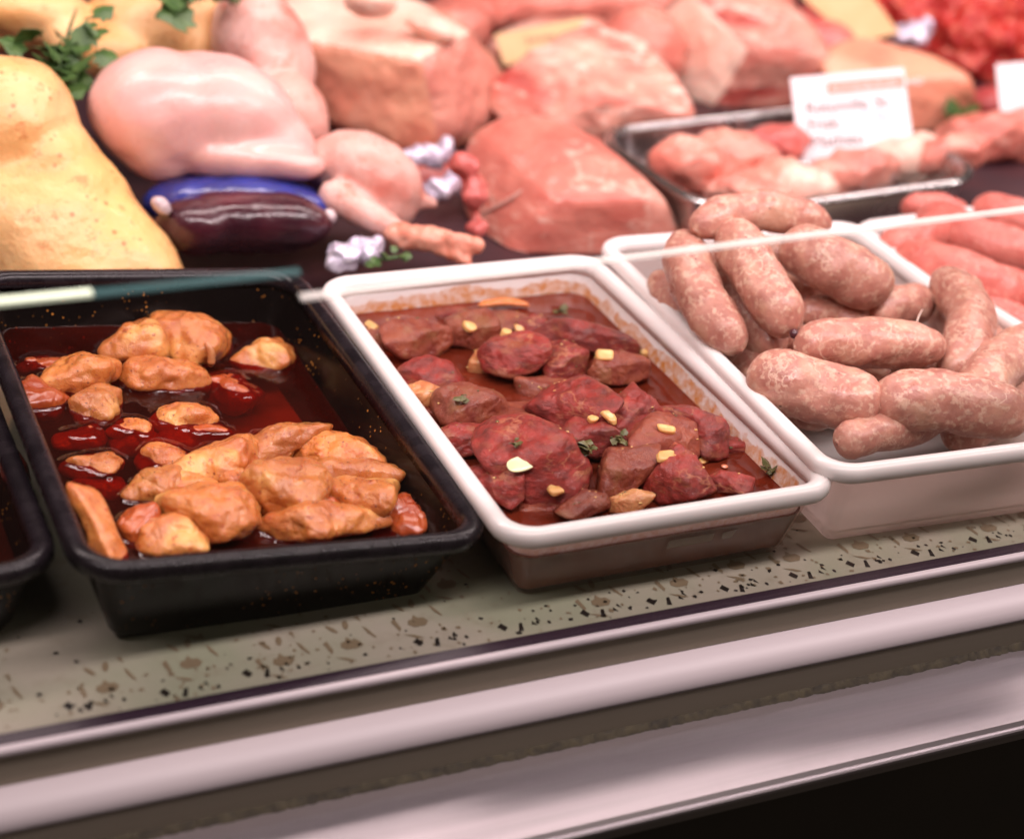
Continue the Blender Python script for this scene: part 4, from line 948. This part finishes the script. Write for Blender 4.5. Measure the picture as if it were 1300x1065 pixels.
o = prof('bumper_strip', arc(-26, -38.5, 18, 14, 90, 180, 20)+[(-43.4, -40.2), (-15, -40.2), (-15, -24.5)], 'bead')
for pl in o.data.polygons: pl.use_smooth = len(pl.vertices) == 4
prof('lower_band', [(-43, -40.5), (-43, -60), (-14, -60), (-14, -40.5)], 'alu')
# grimy joint with ragged crumbs
V = []; F = []
n = 900
for k in range(n+1):
    x = -700+2000*k/n; j = .9+.9*noise.noise(Vector((x/9., 0, 0)))+1.*noise.noise(Vector((x/3., 4, 0)))
    V += [(x, -42.8, -58.6+j*.9), (x, -43.6-j*.5, -60+j*.5), (x, -45-j*1.1, -62.6), (x, -40, -63)]
for k in range(n):
    for q in range(3): F.append((k*4+q, k*4+4+q, k*4+5+q, k*4+1+q))
place('grime_joint', V, F, 'grime', cf, False)
prof('ledge', [(-40, -62), (-101, -69.5), (-104.5, -73), (-104.5, -82), (-100, -86), (-18, -86)], 'steel')
prof('ledge_lip', arc(-103.6, -74.6, 3.2, 3.0, 20, 270, 10), 'steel')
prof('lower_panel', [(-62, -86.2), (-62, -900), (-20, -900), (-20, -86.2)], 'front')

# glass panes standing in the gasket
def pane(x0, x1, z1, z2, edge, label, tk=1.9):
    g = empty('glass_pane', ((x0+x1)/2, -18, 0)); tag(g, label, 'glass pane', 'glass panes along the counter front')
    y0, y1 = -21.0, -15.0
    V = [(x0, y0, 1), (x1, y0, 1), (x1, y0, z2), (x0, y0, z1)]+[(x0, y1, 1), (x1, y1, 1), (x1, y1, z2), (x0, y1, z1)]
    place('sheet', V, [(0, 1, 2, 3), (7, 6, 5, 4)], 'glass', g, False)
    V = [(x0, y0, z1+.02), (x1, y0, z2+.02), (x1, y0, z2+tk), (x0, y0, z1+tk)]; V += [(x, y1, z) for x, y, z in V]
    place('polished_edge', V, [(0, 1, 2, 3), (7, 6, 5, 4), (3, 2, 6, 7), (0, 4, 5, 1), (1, 5, 6, 2), (0, 3, 7, 4)], edge, g, False)
pane(-900, -226.5, 246, 249, 'glass_edge_painted_glint', 'clear glass pane at the far left with a lamp reflection painted pale green along its top edge', 1.8)  # separate pane added to carry the painted lamp reflection
pane(-226.5, -126.5, 248.6, 250, 'glass_edge_green', 'clear glass pane with a dull teal top edge, in front of the middle black tray', 1.8)
pane(-126, 900, 236, 261, 'glass_edge', 'clear glass pane with a pale top edge, in front of the white trays')

# ------------------------------------------------------------------ light
wd = bpy.data.worlds.new('World'); S.world = wd; wd.use_nodes = True
bg = wd.node_tree.nodes['Background']; bg.inputs[0].default_value = (.52, .41, .31, 1); bg.inputs[1].default_value = .10
def area(name, loc, size, energy, col, target):
    l = bpy.data.lights.new(name, 'AREA'); l.shape = 'RECTANGLE'; l.size, l.size_y = size; l.energy = energy; l.color = col
    o = bpy.data.objects.new(name, l); COL.objects.link(o); o.location = loc
    o.rotation_euler = (Vector(target)-Vector(loc)).to_track_quat('-Z', 'Y').to_euler(); return o
area('canopy_lamp', (.3, -.26, .98), (2.6, .12), 30, (1, .835, .85), (.3, .14, 0))
area('rear_canopy_lamp', (.4, .62, 1.0), (2.6, .14), 21, (1, .81, .79), (.4, .80, 0))
area('shop_lamp', (1.2, -2.2, 2.2), (1.4, .8), 5, (1, .88, .76), (.2, 0, 0))

S.render.engine = 'CYCLES'
S.cycles.use_denoising = True
S.cycles.max_bounces = 10; S.cycles.transparent_max_bounces = 16
S.cycles.caustics_reflective = False; S.cycles.caustics_refractive = False
S.cycles.sample_clamp_indirect = 6
S.view_settings.view_transform = 'Standard'; S.view_settings.look = 'None'
S.view_settings.exposure = .12; S.view_settings.gamma = 1; S.view_settings.use_curve_mapping = False
